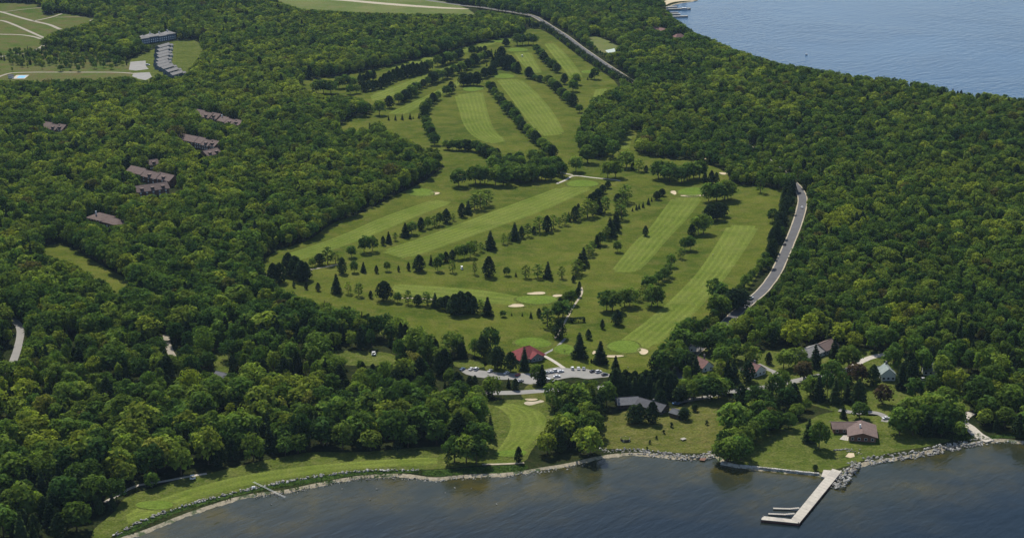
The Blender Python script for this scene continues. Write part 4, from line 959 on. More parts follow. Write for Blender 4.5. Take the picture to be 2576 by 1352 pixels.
h.block(P=(2058, 888), Q=(2090, 874), D=11, H=3.2, rise=2.8, wall='wall_grey', roof='roof_brown', win=(4, 2))
h.block(A=(2012, 908), B=(2032, 906), D=9, H=2.8, rise=2.0, axis='y', wall='wall_white', roof='roof_tan', win=(2, 2))
h = House('garage', 'small grey-roofed garage beside the main road end', (1730, 888), 'garage')
h.block(A=(1728, 887), B=(1750, 883), D=8, H=2.8, rise=1.9, axis='y', wall='wall_white', roof='roof_grey', win=(1, 1))
h = House('white_house', 'white two-storey house with pale roof behind yard trees', (2215, 956))
h.block(A=(2216, 957), B=(2251, 957), D=10, H=4.4, rise=3.4, axis='y', wall='wall_white', roof='roof_pale', win=(3, 3), chim=(.5, .8))
h.block(A=(2206, 945), B=(2216, 945), L=5, D=7, H=3, rise=2.0, wall='wall_white', roof='roof_pale', win=(1, 1))
h = House('white_house', 'white house with green-grey roof on the upper eastern lawn', (2324, 942))
h.block(A=(2322, 943), B=(2358, 944), D=8.5, H=3.2, rise=3.6, wall='wall_white', roof='roof_pale', win=(3, 2))
lodges = [('brown-roofed lodge with three dormers, largest in the western wood', [dict(A=(347, 500), B=(426, 489), D=13, H=6, rise=4, dormers=3), dict(P=(333, 443), Q=(440, 468), D=13, H=6, rise=4, dormers=0)]),
          ('brown-roofed lodge lowest in the western wood', [dict(P=(236, 556), Q=(272, 564), D=15, H=5, rise=3.5, hip=True, chim=(.4, .3), chim_mat='white_paint'), dict(P=(272, 566), Q=(310, 576), D=11, H=4.5, rise=3, hip=True)]),
          ('brown-roofed lodge farthest toward the western edge', [dict(P=(116, 330), Q=(168, 338), D=13, H=6, rise=4)]),
          ('little brown roof just below the westernmost lodge', [dict(P=(98, 368), Q=(117, 366), D=10, H=5, rise=3)]),
          ('brown-roofed lodge highest in the western wood', [dict(P=(497, 298), Q=(556, 310), D=13, H=6, rise=4), dict(P=(560, 312), Q=(612, 324), D=13, H=5, rise=3.6, chim=(.1, .4), chim_mat='white_paint')]),
          ('small brown roof under the highest lodge', [dict(P=(484, 343), Q=(502, 341), D=10, H=5, rise=3)]),
          ('brown-roofed lodge in the middle of the western wood', [dict(P=(456, 360), Q=(500, 369), D=13, H=6, rise=4), dict(P=(502, 369), Q=(552, 380), D=13, H=6, rise=4), dict(P=(512, 402), Q=(546, 394), D=13, H=5, rise=3.6, dormers=2)]),
          ('small square brown roof above the largest lodge', [dict(P=(371, 425), Q=(395, 421), D=10, H=5, rise=3.2, dormers=1)])]
for lb, bl in lodges:
    h = House('lodge', lb, bl[0].get('A') or bl[0]['P'], 'lodge', 'lodges in the western wood')
    for b in bl:
        if 'P' in b and math.dist(G(*b['P']), G(*b['Q'])) > 26:
            p_, q_ = b['P'], b['Q']
            n3 = 3
            for k in range(n3):
                bb = dict(b); f0, f1 = k / n3, (k + 1) / n3
                dy_ = (0, 1.1, -.4)[k]
                bb.update(P=(p_[0] + (q_[0] - p_[0]) * f0, p_[1] + (q_[1] - p_[1]) * f0 + dy_), Q=(p_[0] + (q_[0] - p_[0]) * f1, p_[1] + (q_[1] - p_[1]) * f1 + dy_), D=b['D'] - (0, 1.2, .5)[k], H=b['H'] - (0, .7, .3)[k], dormers=(0, 1, 1)[k])
                if k: bb.pop('chim', None)
                h.block(wall='wall_brown', roof='roof_brown', over=.7, win=(3, 2), sub_win=False, **bb)
        else: h.block(wall='wall_brown', roof='roof_brown', over=.8, win=(5, 2), sub_win=False, **b)
cent = [(411, 114), (410, 123), (408, 132), (410, 139), (408, 148), (407, 156), (410, 163), (420, 168), (432, 176), (443, 184)]
for i, (x, y) in enumerate(cent):
    h = House('townhouse', f'{ordn(i)} townhouse from the top of the stepped grey row', (x, y + 7), 'townhouse', 'stepped townhouses')
    h.block(P=(x - 15, y + 12), Q=(x + 13, y + 4), D=7.5, H=3.5, rise=2.0, wall='wall_blue', roof='roof_tan', over=.5, win=(3, 1), sub_win=False)
    h.block(P=(x + 15, y + 5), Q=(x + 22, y + 4), D=6, H=2.8, rise=1.4, wall='wall_grey', roof='roof_tan', over=.4, win=(2, 1), sub_win=False)
h = House('apartment_block', 'dark blue-grey apartment block with white chimneys above the townhouses', (357, 112), 'building')
for k in range(4):
    t0, t1 = k / 4, (k + 1) / 4
    p0, p1 = (357 + 87 * t0, 112 - 13 * t0), (357 + 87 * t1 - 1, 112 - 13 * t1)
    h.block(A=p0, B=p1, D=13 + (k % 2) * 2, H=7.5 + (k % 2) * .8, rise=3.4, hip=True, wall='wall_blue', roof='roof_tan', over=.5, win=(4, 2), chim=(.4, .5) if k else None, chim_mat='white_paint', sub_win=False)
h = House('villa', 'red-roofed villa in the woods nearer the bay', (1694, 100), 'house'); h.block(P=(1694, 101), Q=(1720, 99), D=11, H=4, rise=4, hip=True, wall='wall_brown', roof='roof_russet', win=(4, 2), sub_win=False)
h = House('villa', 'red-roofed villa in the woods farther up the coast', (1645, 80), 'house'); h.block(P=(1645, 80), Q=(1674, 85), D=9, H=4, rise=3, wall='wall_brown', roof='roof_russet', win=(4, 2), sub_win=False)
h = House('hut', 'small white hut among trees east of the main road', (1630, 104), 'hut'); h.block(P=(1627, 106), Q=(1634, 106), D=5, H=3, rise=1.5, wall='wall_white', roof='roof_pale', win=(1, 1), sub_win=False)
h = House('shed', 'grey-roofed shed at the little sunlit glade', (548, 950), 'shed'); h.block(P=(546, 951), Q=(572, 957), D=8, H=2.8, rise=2.0, wall='wall_brown', roof='roof_grey', win=(3, 1))
h = House('bath_house', 'low white bath house beside the far swimming pool', (22, 196), 'building'); h.block(P=(22, 197), Q=(33, 196), D=6, H=3, rise=1.2, wall='wall_white', roof='roof_slate', win=(2, 1), sub_win=False)
# swimming pool
px_, py_ = G(52, 194)
e = empty('swimming_pool', (px_, py_, 0.0), R(4)); tag(e, 'blue swimming pool with pale deck by the straight lane', 'pool')
obj('deck', MB().box(0, 0, .1, 15, 24, .2).me('deck', 'concrete'), e); obj('basin', MB().box(1, 0, .24, 9, 15, .1).me('basin', 'pool_blue'), e)

# ================================================================== PIER, SEAWALL, ROCKS
PZ = .55
def PW(zx, zy, z=PZ): return G(1891 + zx / 6.0, 1126.6 + zy / 6.0, z)
tl, tr_, il, ob = PW(1215, 302), PW(1352, 345), PW(590, 1065), PW(712, 1128)
al, bl_ = PW(172, 1018), PW(130, 1072)
root = empty('pier', (*il, 0.0)); tag(root, 'long L-shaped pier reaching out from the stone seawall', 'pier')
def rel(p): return (p[0] - il[0], p[1] - il[1])
def lerp(a, b, t): return (a[0] + (b[0] - a[0]) * t, a[1] + (b[1] - a[1]) * t)
def slab(name, q, z0, z1, mat, parent):
    n = len(q)
    A = sum(q[i][0] * q[(i + 1) % n][1] - q[(i + 1) % n][0] * q[i][1] for i in range(n))
    if A < 0: q = q[::-1]
    m = MB(); m.v = [(*p, z0) for p in q] + [(*p, z1) for p in q]
    m.f = [tuple(reversed(range(n))), tuple(range(n, 2 * n))] + [(i, (i + 1) % n, n + (i + 1) % n, n + i) for i in range(n)]
    return obj(name, m.me(name, mat), parent)
NS = 22
for i in range(NS):                    # the walkway, panel by panel
    t0, t1 = i / NS + .0008, (i + 1) / NS - .0008
    z = PZ + random.uniform(-.02, .02)
    slab('deck_panel', [rel(lerp(tl, il, t0)), rel(lerp(tl, il, t1)), rel(lerp(tr_, ob, t1)), rel(lerp(tr_, ob, t0))], z - .25, z, random.choice(['deck_slab', 'deck_slab', 'concrete', 'wood_grey']), root)
NA = 9
for i in range(NA):
    t0, t1 = i / NA + .001, (i + 1) / NA - .001
    z = PZ + random.uniform(-.02, .02)
    slab('deck_panel', [rel(lerp(il, al, t0)), rel(lerp(il, al, t1)), rel(lerp(ob, bl_, t1)), rel(lerp(ob, bl_, t0))], z - .25, z, random.choice(['deck_slab', 'deck_slab', 'concrete', 'wood_grey']), root)
def ins(a, b, d):                      # wall line set in by d
    return lerp(a, b, d)
slab('side_wall', [rel(lerp(tr_, tl, .03)), rel(lerp(ob, il, .03)), rel(lerp(ob, il, .10)), rel(lerp(tr_, tl, .10))], -2.2, PZ - .25, 'rust_steel', root)
slab('side_wall', [rel(lerp(tl, tr_, .03)), rel(lerp(il, ob, .03)), rel(lerp(il, ob, .10)), rel(lerp(tl, tr_, .10))], -2.2, PZ - .25, 'rust_steel', root)
slab('end_wall', [rel(lerp(ob, il, .03)), rel(lerp(bl_, al, .03)), rel(lerp(bl_, al, .12)), rel(lerp(ob, il, .12))], -2.2, PZ - .25, 'rust_steel', root)
slab('end_wall', [rel(lerp(il, ob, .03)), rel(lerp(al, bl_, .03)), rel(lerp(al, bl_, .12)), rel(lerp(il, ob, .12))], -2.2, PZ - .25, 'rust_steel', root)
for p in (rel(lerp(al, bl_, .1)), rel(lerp(bl_, al, .1)), rel(lerp(ob, bl_, .02))):
    obj('bollard', MB().tube([(*p, PZ), (*p, PZ + .7)], [.22, .2], 8).me('bollard', 'stone_dark'), root)
for i in range(8):
    p = rel(lerp(tr_, ob, (i + .5) / 8)); q = lerp(p, rel(lerp(tl, il, (i + .5) / 8)), -.02)
    obj('pile', MB().tube([(*q, -2.2), (*q, PZ + .05)], [.2, .2], 8).me('pile', 'rust_steel'), root)
for (a, b, lb) in ((PW(320, 893, .1), PW(715, 905, .1), 'grey finger dock farther from the pier end'), (PW(246, 975, .1), PW(642, 990, .1), 'grey finger dock nearer the pier end')):
    e = empty('finger_dock', (*a, 0.0)); tag(e, lb, 'dock', 'finger docks')
    d = (b[0] - a[0], b[1] - a[1]); u = nrm(d); n = (-u[1], u[0]); Lf = math.hypot(*d)
    def q4(t0, t1, hw): return [(u[0] * Lf * t0 + n[0] * hw, u[1] * Lf * t0 + n[1] * hw), (u[0] * Lf * t1 + n[0] * hw, u[1] * Lf * t1 + n[1] * hw), (u[0] * Lf * t1 - n[0] * hw, u[1] * Lf * t1 - n[1] * hw), (u[0] * Lf * t0 - n[0] * hw, u[1] * Lf * t0 - n[1] * hw)]
    for k in range(8): slab('plank_section', q4(k / 12 + .002, (k + 1) / 12 - .002, .75), -.45, -.15, 'wood_grey', e)
    for k in range(8, 12):
        z = -.15 + (k - 7) * .15
        slab('gangway_section', q4(k / 12 + .002, (k + 1) / 12 - .002, .75), z - .2, z, 'wood_grey', e)
    slab('float', q4(.02, .6, .6), -1.1, -.45, 'stone_dark', e)
# ramp
e = empty('concrete_ramp', (*PW(1120, 370), 0.0)); tag(e, 'pale concrete boat ramp at the foot of the pier', 'ramp')
o0 = PW(1120, 370)
slab('slab', [(p[0] - o0[0], p[1] - o0[1]) for p in (PW(1080, 312), PW(1212, 322), PW(1128, 436), PW(1045, 412))], -.9, .2, 'concrete', e)
# rounded stones
def stone_mesh(seed, mat):
    r = random.Random(seed); bm = bmesh.new()
    bmesh.ops.create_icosphere(bm, subdivisions=1, radius=1.0)
    for v in bm.verts:
        v.co = Vector((round(v.co.x * 1.4) / 1.4 * .5 + v.co.x * .5, v.co.y, v.co.z)) * r.uniform(.72, 1.12)
    me = bpy.data.meshes.new('stone'); bm.to_mesh(me); bm.free(); me.materials.append(M[mat])
    return me
STONES = [stone_mesh(i, ('stone', 'stone_pale', 'stone', 'stone_dark', 'stone_dark', 'stone', 'stone_pale', 'stone')[i]) for i in range(8)]
def stone(parent, x, y, z, s, name='stone'):
    o = obj(name, random.choice(STONES), parent, (x, y, z))
    o.rotation_euler = (random.uniform(-.5, .5), random.uniform(-.5, .5), random.uniform(0, 6.28))
    o.scale = (s * random.uniform(.8, 1.35), s * random.uniform(.7, 1.1), s * random.uniform(.5, .85))
def revetment(label, line, n, width, size, z0=.25, z1=-.75):
    p, L = resample(chaikin(W(line), 1, False), 200)
    t = np.gradient(p, axis=0); t /= np.hypot(*t.T)[:, None]
    root = empty('rock_revetment', (*p[0], 0.0)); tag(root, label, 'rocks', 'shore rock revetments')
    for i in range(n):
        k = random.randrange(200); f = random.uniform(-.5, .5)
        nx_, ny_ = -t[k][1], t[k][0]
        x, y = p[k] + np.array([nx_, ny_]) * f * width + t[k] * random.uniform(-.8, .8)
        z = z0 + (z1 - z0) * (.5 - f)
        stone(root, x - p[0][0], y - p[0][1], z + random.uniform(-.1, .25), size * random.uniform(.4, 1.15))
revetment('long line of boulders edging the western shore lawn', [(290, 1345), (354, 1311), (417, 1286), (500, 1261), (583, 1240), (646, 1226), (706, 1213), (769, 1203), (831, 1193), (894, 1185), (956, 1183), (1052, 1182)], 300, 2.6, .85, .35, .25)
revetment('tumbled boulders below the parched lawn', [(1512, 1133), (1560, 1133), (1600, 1134), (1640, 1139), (1680, 1143), (1728, 1150), (1765, 1149), (1802, 1138)], 300, 6.0, .85)
revetment('heap of pale boulders against the pier root', [(2150, 1160), (2138, 1178), (2124, 1196), (2112, 1212), (2104, 1226)], 170, 7.5, 1.0, .5, -.5)
revetment('band of boulders along the eastern shore lawn', [(2180, 1160), (2215, 1152), (2260, 1148), (2312, 1140), (2374, 1125), (2437, 1114), (2475, 1108)], 300, 8.0, .95)
revetment('scattered stones along the weedy lakeside bank', [(980, 1197), (1060, 1202), (1102, 1206), (1144, 1200), (1206, 1196), (1269, 1194), (1327, 1187), (1400, 1177), (1470, 1163)], 240, 4.0, .5, -.5, -.85)
revetment('loose stones lining the western beach', [(640, 1247), (719, 1237), (781, 1224), (844, 1211), (914, 1200), (969, 1197)], 120, 3.5, .45, -.5, -.85)
revetment('scattered stones on the far eastern beach', [(2478, 1110), (2520, 1106), (2575, 1110), (2640, 1116)], 80, 5, .55, -.3, -.85)
for i, (zx, zy, lb) in enumerate([(520, 1048, 'pale rock in the shallows off the western rocks'), (730, 1050, 'pale rock in the shallows mid shore'), (1143, 1073, 'pale rock standing in water off the weedy bank'), (1300, 1045, 'small rock in amber shallows'), (1453, 1140, 'lone pale rock farthest out in the lake'), (688, 1112, 'small grey rock off the western shore'), (92, 1142, 'small rock off the gangway end'), (1200, 1042, 'rock between two others off the weedy bank')]):
    X, Y = G(*ZL8((zx, zy)))
    e = empty('lake_rock', (X, Y, -.8)); tag(e, lb, 'rock', 'rocks in the shallows'); stone(e, 0, 0, .1, .55, 'boulder')
wb = []
for line, n_, wd_, hh in [([(300, 1346), (360, 1318), (420, 1292), (505, 1266), (590, 1244), (650, 1229), (720, 1218), (790, 1208), (850, 1198), (900, 1190), (960, 1187), (1052, 1186)], 330, 6.0, .45), ([(1060, 1188), (1110, 1190), (1212, 1182), (1325, 1176)], 170, 7.0, .6), ([(640, 1243), (719, 1234), (800, 1218), (870, 1204), (960, 1195)], 60, 3.0, .35), ([(2440, 1098), (2490, 1098), (2560, 1094), (2620, 1092)], 90, 7.0, .6), ([(1392, 1010), (1400, 1030), (1405, 1050), (1398, 1066)], 70, 8.0, .9), ([(2390, 1098), (2410, 1104), (2430, 1102)], 60, 5.0, 1.3)]:
    pl, _ = resample(W(line), 200)
    for _i in range(n_):
        q = pl[random.randrange(200)]; s_ = hh * random.uniform(.6, 1.5)
        wb.append(((q[0] + random.uniform(-wd_, wd_) / 2, q[1] + random.uniform(-wd_, wd_) / 2, s_ * .4), (s_ * 1.3, s_ * 1.3, s_)))
wo_ = obj('shore_weeds', leaf_mesh('shore_weeds', wb, 9, .22, 'leaf', seed=31)); wo_['tint'] = .32
tag(wo_, 'tangled green weeds growing along the stony lake shore', 'weeds', kind='stuff')
# block seawall
wl_, L = resample(W([(1812, 1162), (1850, 1170), (1891, 1173.5), (1978, 1183), (2058, 1191)]), 45)
root = empty('stone_seawall', (*wl_[0], 0.0)); tag(root, 'pale block seawall holding up the pier house lawn', 'wall')
for c_ in range(2):
    for i in range(44):
        a, b = wl_[i], wl_[i + 1]
        mx, my = (a + b) / 2 - wl_[0]; an = math.atan2(b[1] - a[1], b[0] - a[0])
        ln = math.dist(a, b)
        m = MB().box(0, 0, 0, ln * random.uniform(.9, .98), random.uniform(1.1, 1.5), .78, 0, .93)
        o = obj('block', m.me('block', random.choice(['stone_pale', 'stone_pale', 'stone'])), root, (mx + random.uniform(-.1, .1) + (ln * .3 if c_ else 0), my - (.0 if c_ else .25) + random.uniform(-.12, .12), -.6 + c_ * .8 + random.uniform(-.05, .06)), an + random.uniform(-.04, .04))
# gangway stored on the western shore
a, b = G(*ZL0((1530, 1015)), .8), G(*ZL0((1722, 1107)), .2)
root = empty('dock_gangway', (*a, 0.0)); tag(root, 'thin white dock gangway jutting from the western boulders', 'dock')
d = (b[0] - a[0], b[1] - a[1]); u = nrm(d); n = (-u[1], u[0]); Lg = math.hypot(*d)
for sgn in (-1, 1): obj('rail', MB().tube([(n[0] * .36 * sgn, n[1] * .36 * sgn, 1.0), (d[0] + n[0] * .36 * sgn, d[1] + n[1] * .36 * sgn, .35)], [.07, .07]).me('rail', 'white_paint'), root)
for k in range(14):
    t = (k + .5) / 14; z = 1.0 - .65 * t
    obj('rung', MB().box(d[0] * t, d[1] * t, z, .72, .14, .06, math.atan2(n[1], n[0])).me('rung', 'wood_grey'), root)
for t in (.05, .5, .95): obj('leg', MB().tube([(d[0] * t, d[1] * t, -1.2), (d[0] * t, d[1] * t, 1.0 - .65 * t)], [.09, .09]).me('leg', 'wood_grey'), root)
X, Y = G(*ZL0((1530, 1052)), .3)
root = empty('white_drum', (X, Y, .2)); tag(root, 'white drum lying on rocks beside the gangway', 'drum')
obj('barrel', MB().tube([(-.9, 0, .6), (-.6, 0, .6), (.6, 0, .6), (.9, 0, .6)], [.55, .68, .68, .55], 12).me('barrel', 'white_paint'), root)
obj('hoop', MB().tube([(-.08, 0, .6), (.08, 0, .6)], [.71, .71], 12).me('hoop', 'wood_grey'), root)
# small jetty of the parched lawn
X, Y = G(*ZL15((1345, 872)))
root = empty('swim_platform', (X, Y, -.5), R(70)); tag(root, 'small brown wooden platform at the shore rocks', 'platform')
for k in range(8): obj('plank', MB().box(-1.9 + k * .55, 0, .3, .5, 3.0, .12).me('plank', 'wall_brown'), root)
for x in (-1.8, 1.8):
    for y in (-1.2, 1.2): obj('post', MB().tube([(x, y, -1), (x, y, .25)], [.1, .1]).me('post', 'bark'), root)
# garden planter, table, patio
X, Y = G((1900 + 365 / 6.76) / 1.2427, (1220 + 1050 / 6.76) / 1.2427)
root = empty('round_planter', (X, Y, 0.0)); tag(root, 'round brown planter filled with grass on the parched lawn', 'planter')
NB = 22
for k in range(NB):
    t = 2 * math.pi * k / NB
    obj('stave', MB().box(2.6 * math.cos(t), 2.6 * math.sin(t), .75, .16, .70, 1.5, t).me('stave', 'wood_grey' if k % 5 == 0 else 'bark'), root)
obj('soil', MB().tube([(0, 0, .1), (0, 0, 1.42)], [2.48, 2.48], 22).me('soil', 'lawn'), root)
X, Y = G((1900 + 1590 / 6.76) / 1.2427, (1220 + 1040 / 6.76) / 1.2427)
root = empty('lawn_table', (X, Y, 0.0), R(35)); tag(root, 'low grey wooden table alone on the parched lawn', 'table')
for k in range(5): obj('plank', MB().box(0, -.9 + k * .45, .8, 3.0, .4, .08).me('plank', 'wood_grey'), root)
for x in (-1.2, 1.2):
    for y in (-.8, .8): obj('leg', MB().box(x, y, .38, .14, .14, .76).me('leg', 'wood_grey'), root)
def HZ(zx, zy): return G((2560 + zx / 7.117) / 1.2427, (1280 + zy / 7.117) / 1.2427)
o0 = HZ(560, 620)
root = empty('patio', (*o0, 0.0)); tag(root, 'pinkish paved patio at the corner of the shore house', 'patio')
for i in range(4):
    for j in range(3):
        p = [(lerp(lerp(HZ(540, 560), HZ(660, 560), (i + dx) / 4), lerp(HZ(450, 655), HZ(645, 690), (i + dx) / 4), (j + dy) / 3)) for dx, dy in ((.03, .03), (.97, .03), (.97, .97), (.03, .97))]
        slab('paving_slab', [(q[0] - o0[0], q[1] - o0[1]) for q in p], .02, .14, 'concrete', root)
o0 = HZ(690, 1000)
root = empty('stone_terrace', (*o0, 0.0)); tag(root, 'small pale fan-shaped stone terrace above the pier', 'terrace')
fan = [(p[0] - o0[0], p[1] - o0[1]) for p in (HZ(580, 1040), HZ(690, 1068), HZ(790, 1040), HZ(770, 960), HZ(650, 960))]
slab('floor_slab', fan, .02, .16, 'sand', root)
for zx, zy, s in [(620, 930, .5), (660, 925, .55), (700, 915, .6), (745, 930, .55), (800, 940, .6), (840, 980, .6), (880, 960, .5), (900, 890, .6), (930, 985, .5), (720, 880, .5)]:
    p = HZ(zx, zy); stone(root, p[0] - o0[0], p[1] - o0[1], .3, s)
o0 = HZ(330, 900)
root = empty('garden_wall', (*o0, 0.0)); tag(root, 'low dry-stone garden wall under the round lawn tree', 'wall')
for k in range(26):
    p = lerp(HZ(330, 900), HZ(660, 880), k / 25)
    stone(root, p[0] - o0[0] + random.uniform(-.2, .2), p[1] - o0[1] + random.uniform(-.3, .3), .3, .55)
# far jetties
for a, b, wd, nm, lb in [((1690, 43.2), (1729, 41.6), 4.5, 'jetty', 'far jetty nearest the wooded shore'), ((1675, 36.5), (1711, 36.8), 4.0, 'jetty', 'far jetty second from the wooded shore'), ((1670, 33), (1706, 32.8), 3.0, 'jetty', 'pale narrow jetty third from the wooded shore'), ((1664, 20.5), (1702, 18.2), 4.0, 'jetty', 'far jetty leaving the sandy point'), ((1680, 24.5), (1735, 22.5), 7.0, 'jetty', 'stony mole with a white boat at its end')]:
    p, q = G(*a), G(*b); u = nrm((q[0] - p[0], q[1] - p[1])); n = (-u[1] * wd / 2, u[0] * wd / 2)
    root = empty(nm, (*p, 0.0)); tag(root, lb, 'jetty', 'far bay jetties')
    K = 8; Lj = math.dist(p, q)
    for k in range(K):
        c0, c1 = Lj * (k / K) + .05, Lj * ((k + 1) / K) - .05
        slab('deck_section', [(u[0] * c0 - n[0], u[1] * c0 - n[1]), (u[0] * c1 - n[0], u[1] * c1 - n[1]), (u[0] * c1 + n[0], u[1] * c1 + n[1]), (u[0] * c0 + n[0], u[1] * c0 + n[1])], -1.6, 1.2, 'stone_pale' if 'mole' not in lb else 'stone', root)
sheet('sand_point', [(1662, 24), (1672, 14), (1690, 6), (1715, 3), (1757, 1.5), (1752, -3), (1700, -4), (1670, 2), (1655, 12)], .05, 'sand', 'pale sandy point at the far marina', 'beach', fn=VV, smooth=1)
def boat(X, Y, rz, L, lb, cabin=True):
    root = empty('motor_boat', (X, Y, -.8), rz); tag(root, lb, 'boat')
    W_ = L * .3
    def ring(z, k): return [(L * .5 * k, 0, z), (L * .25 * k, W_ * .5 * k, z), (-L * .45 * k, W_ * .5 * k, z), (-L * .5 * k, 0, z), (-L * .45 * k, -W_ * .5 * k, z), (L * .25 * k, -W_ * .5 * k, z)]
    m = MB(); m.v = ring(-.3, .75) + ring(1.3, 1.0); m.f = [tuple(range(5, -1, -1)), tuple(range(6, 12))] + [(i, (i + 1) % 6, 6 + (i + 1) % 6, 6 + i) for i in range(6)]
    obj('hull', m.me('hull', 'white_paint'), root)
    if L < 6:
        obj('console', MB().box(-L * .1, 0, 1.5, L * .18, W_ * .4, .5, 0, .8).me('console', 'white_paint'), root); obj('seat', MB().box(-L * .3, 0, 1.4, L * .1, W_ * .7, .25).me('seat', 'wood_grey'), root); return
    c = obj('cabin', MB().box(-L * .05, 0, 2.1, L * .42, W_ * .75, 1.6, 0, .85).me('cabin', 'white_paint'), root)
    obj('window', MB().box(-L * .05, 0, 2.2, L * .40, W_ * .745, .5).me('window', 'window_glass'), c)
X, Y = G(1722, 23.3); boat(X, Y, R(10), 20, 'white cabin boat moored at the far stony mole')
X, Y = G(2028, 137); boat(X, Y, R(20), 4, 'tiny white boat out on the blue bay')

# ================================================================== VEHICLES AND PEOPLE
def car_proto(paint, van=False):
    root = empty('car', (0, 0, 0))
    m = MB()
    prof = [(-2.2, .35), (-2.25, .75), (-2.1, .95), (-1.3, 1.0), (1.05, .98), (2.0, .85), (2.2, .65), (2.2, .35)]
    n = len(prof); m.v = [(x, -.88, z) for x, z in prof] + [(x, .88, z) for x, z in prof]
    m.f = [tuple(range(n)), tuple(reversed(range(n, 2 * n)))] + [(i, n + i, n + (i + 1) % n, (i + 1) % n) for i in range(n)]
    body = obj('body', m.me('body', paint), root)
    rz_ = 1.75 if van else 1.45
    g = MB(); b0 = [(-2.05 if van else -1.5, .98), (1.05, .98)]; t0 = [(-1.9 if van else -.95, rz_ - .06), (.25, rz_ - .06)]
    for y0, y1 in ((-.82, .82),):
        g.v = [(b0[0][0], -.82, .96), (b0[1][0], -.82, .96), (b0[1][0], .82, .96), (b0[0][0], .82, .96), (t0[0][0], -.66, rz_ - .06), (t0[1][0], -.66, rz_ - .06), (t0[1][0], .66, rz_ - .06), (t0[0][0], .66, rz_ - .06)]
    g.f = [(0, 1, 5, 4), (1, 2, 6, 5), (2, 3, 7, 6), (3, 0, 4, 7)]
    obj('windows', g.me('windows', 'window_glass'), root)
    obj('car_roof', MB().box((t0[0][0] + t0[1][0]) / 2, 0, rz_ - .03, t0[1][0] - t0[0][0] + .06, 1.36, .08, 0, .95).me('car_roof', paint), root)
    for x in (-1.35, 1.35):
        for y in (-.86, .86):
            wh = obj('wheel', MB().tube([(x, y - .1, .32), (x, y + .1, .32)], [.32, .32], 10).me('wheel', 'tyre'), root)
            obj('rim', MB().tube([(x, y - .115, .32), (x, y + .115, .32)], [.18, .18], 8).me('rim', 'car_silver'), wh)
    for y in (-.6, .6):
        obj('headlight', MB().box(2.16, y, .68, .1, .32, .14).me('headlight', 'white_paint'), root)
        obj('tail_light', MB().box(-2.22, y, .74, .08, .3, .14).me('tail_light', 'car_red'), root)
    return root
PROT = {}
def car(V_, rz, colour, label, van=False, group='cars at the clubhouse', sz=1.0):
    key = (colour, van)
    if key not in PROT: PROT[key] = car_proto('car_' + colour, van); o = PROT[key]
    else: o = copy_tree(PROT[key])
    X, Y = G(*V_); o.location = (X, Y, .085); o.rotation_euler = (0, 0, R(rz)); o.scale = (sz,) * 3
    o['group'] = group
    tag(o, label, 'van' if van else 'car', group)
lot = [((1475, 600), 95, 'white', 'white car, left one of three parked side by side facing the spruces', True), ((1597, 598), 92, 'white', 'white car, middle one of three parked side by side', False), ((1702, 603), 88, 'silver', 'silver car, right one of three parked side by side', False),
       ((1885, 655), 40, 'dark', 'dark car parked at the eastern end of the lot', False), ((2000, 665), 35, 'white', 'white van parked at the eastern end of the lot', True), ((2125, 720), 30, 'dark', 'dark car half under trees at the lot corner', False),
       ((965, 685), 20, 'silver', 'silver car, first of the row below the clubhouse walk', False), ((1048, 672), 25, 'white', 'white car, second of the row below the clubhouse walk', False), ((1145, 650), 25, 'white', 'white van, third of the row below the clubhouse walk', True), ((1238, 658), 28, 'white', 'white car, fourth of the row below the clubhouse walk', False),
       ((1165, 760), 15, 'white', 'white car alone in the lot middle', False), ((962, 815), -30, 'white', 'white car under the lot island tree', False), ((1022, 845), -20, 'white', 'white van behind the lot island tree', True),
       ((150, 690), 55, 'white', 'white car in the shade west of the clubhouse', False), ((378, 725), 60, 'red', 'red car parked below the clubhouse spruce', False), ((430, 850), 40, 'silver', 'silver car at the lot edge by dark conifers', False)]
for p, rz, col, lb, van in lot: car(ZP(p), rz, col, lb, van)
car((1163, 929.5), 60, 'blue', 'blue car at the western end of the car park'); car((1185, 929), 60, 'white', 'white car second from the western end of the car park'); car((1198, 929.5), 62, 'white', 'white van third from the western end of the car park', True); car((1233, 934), 60, 'white', 'white car in the western half of the car park, shaded by trees')
car((2016.5, 523), 82, 'white', 'white car on the upper bend of the main road', group='cars on the road'); car((1973, 616), 70, 'dark', 'dark car on the main road in the shadow of cedars', group='cars on the road')
car((1886, 752), 40, 'white', 'white van at the lower end of the open main road', True, 'cars on the road', 1.35)
for i, (v, rz, lb) in enumerate([((536, 449), 30, 'white van among trees east of the lodges'), ((618, 328), 10, 'white van beside the highest lodge'), ((576, 364), -30, 'white vehicle east of the middle lodge'), ((458, 492), 60, 'white vehicle near the largest lodge')]):
    car(v, rz, 'white', lb, True, 'vehicles at the lodges', 1.5); FOOT.append([(G(*v)[0] + a, G(*v)[1] + b) for a, b in ((-5, -26), (5, -26), (5, 4), (-5, 4))])
car((1700, 1016), 10, 'blue', 'dark blue car beside the grey house garage', group='cars at houses'); car((2228, 1053), 20, 'white', 'white car on the shore house driveway', group='cars at houses')
car((372, 165), 0, 'white', 'white car in the upper townhouse car park', True, 'cars at the townhouses', 1.2)
car((2323, 956), 15, 'white', 'white pickup on the upper eastern lawn', True, 'cars at houses', 1.1)

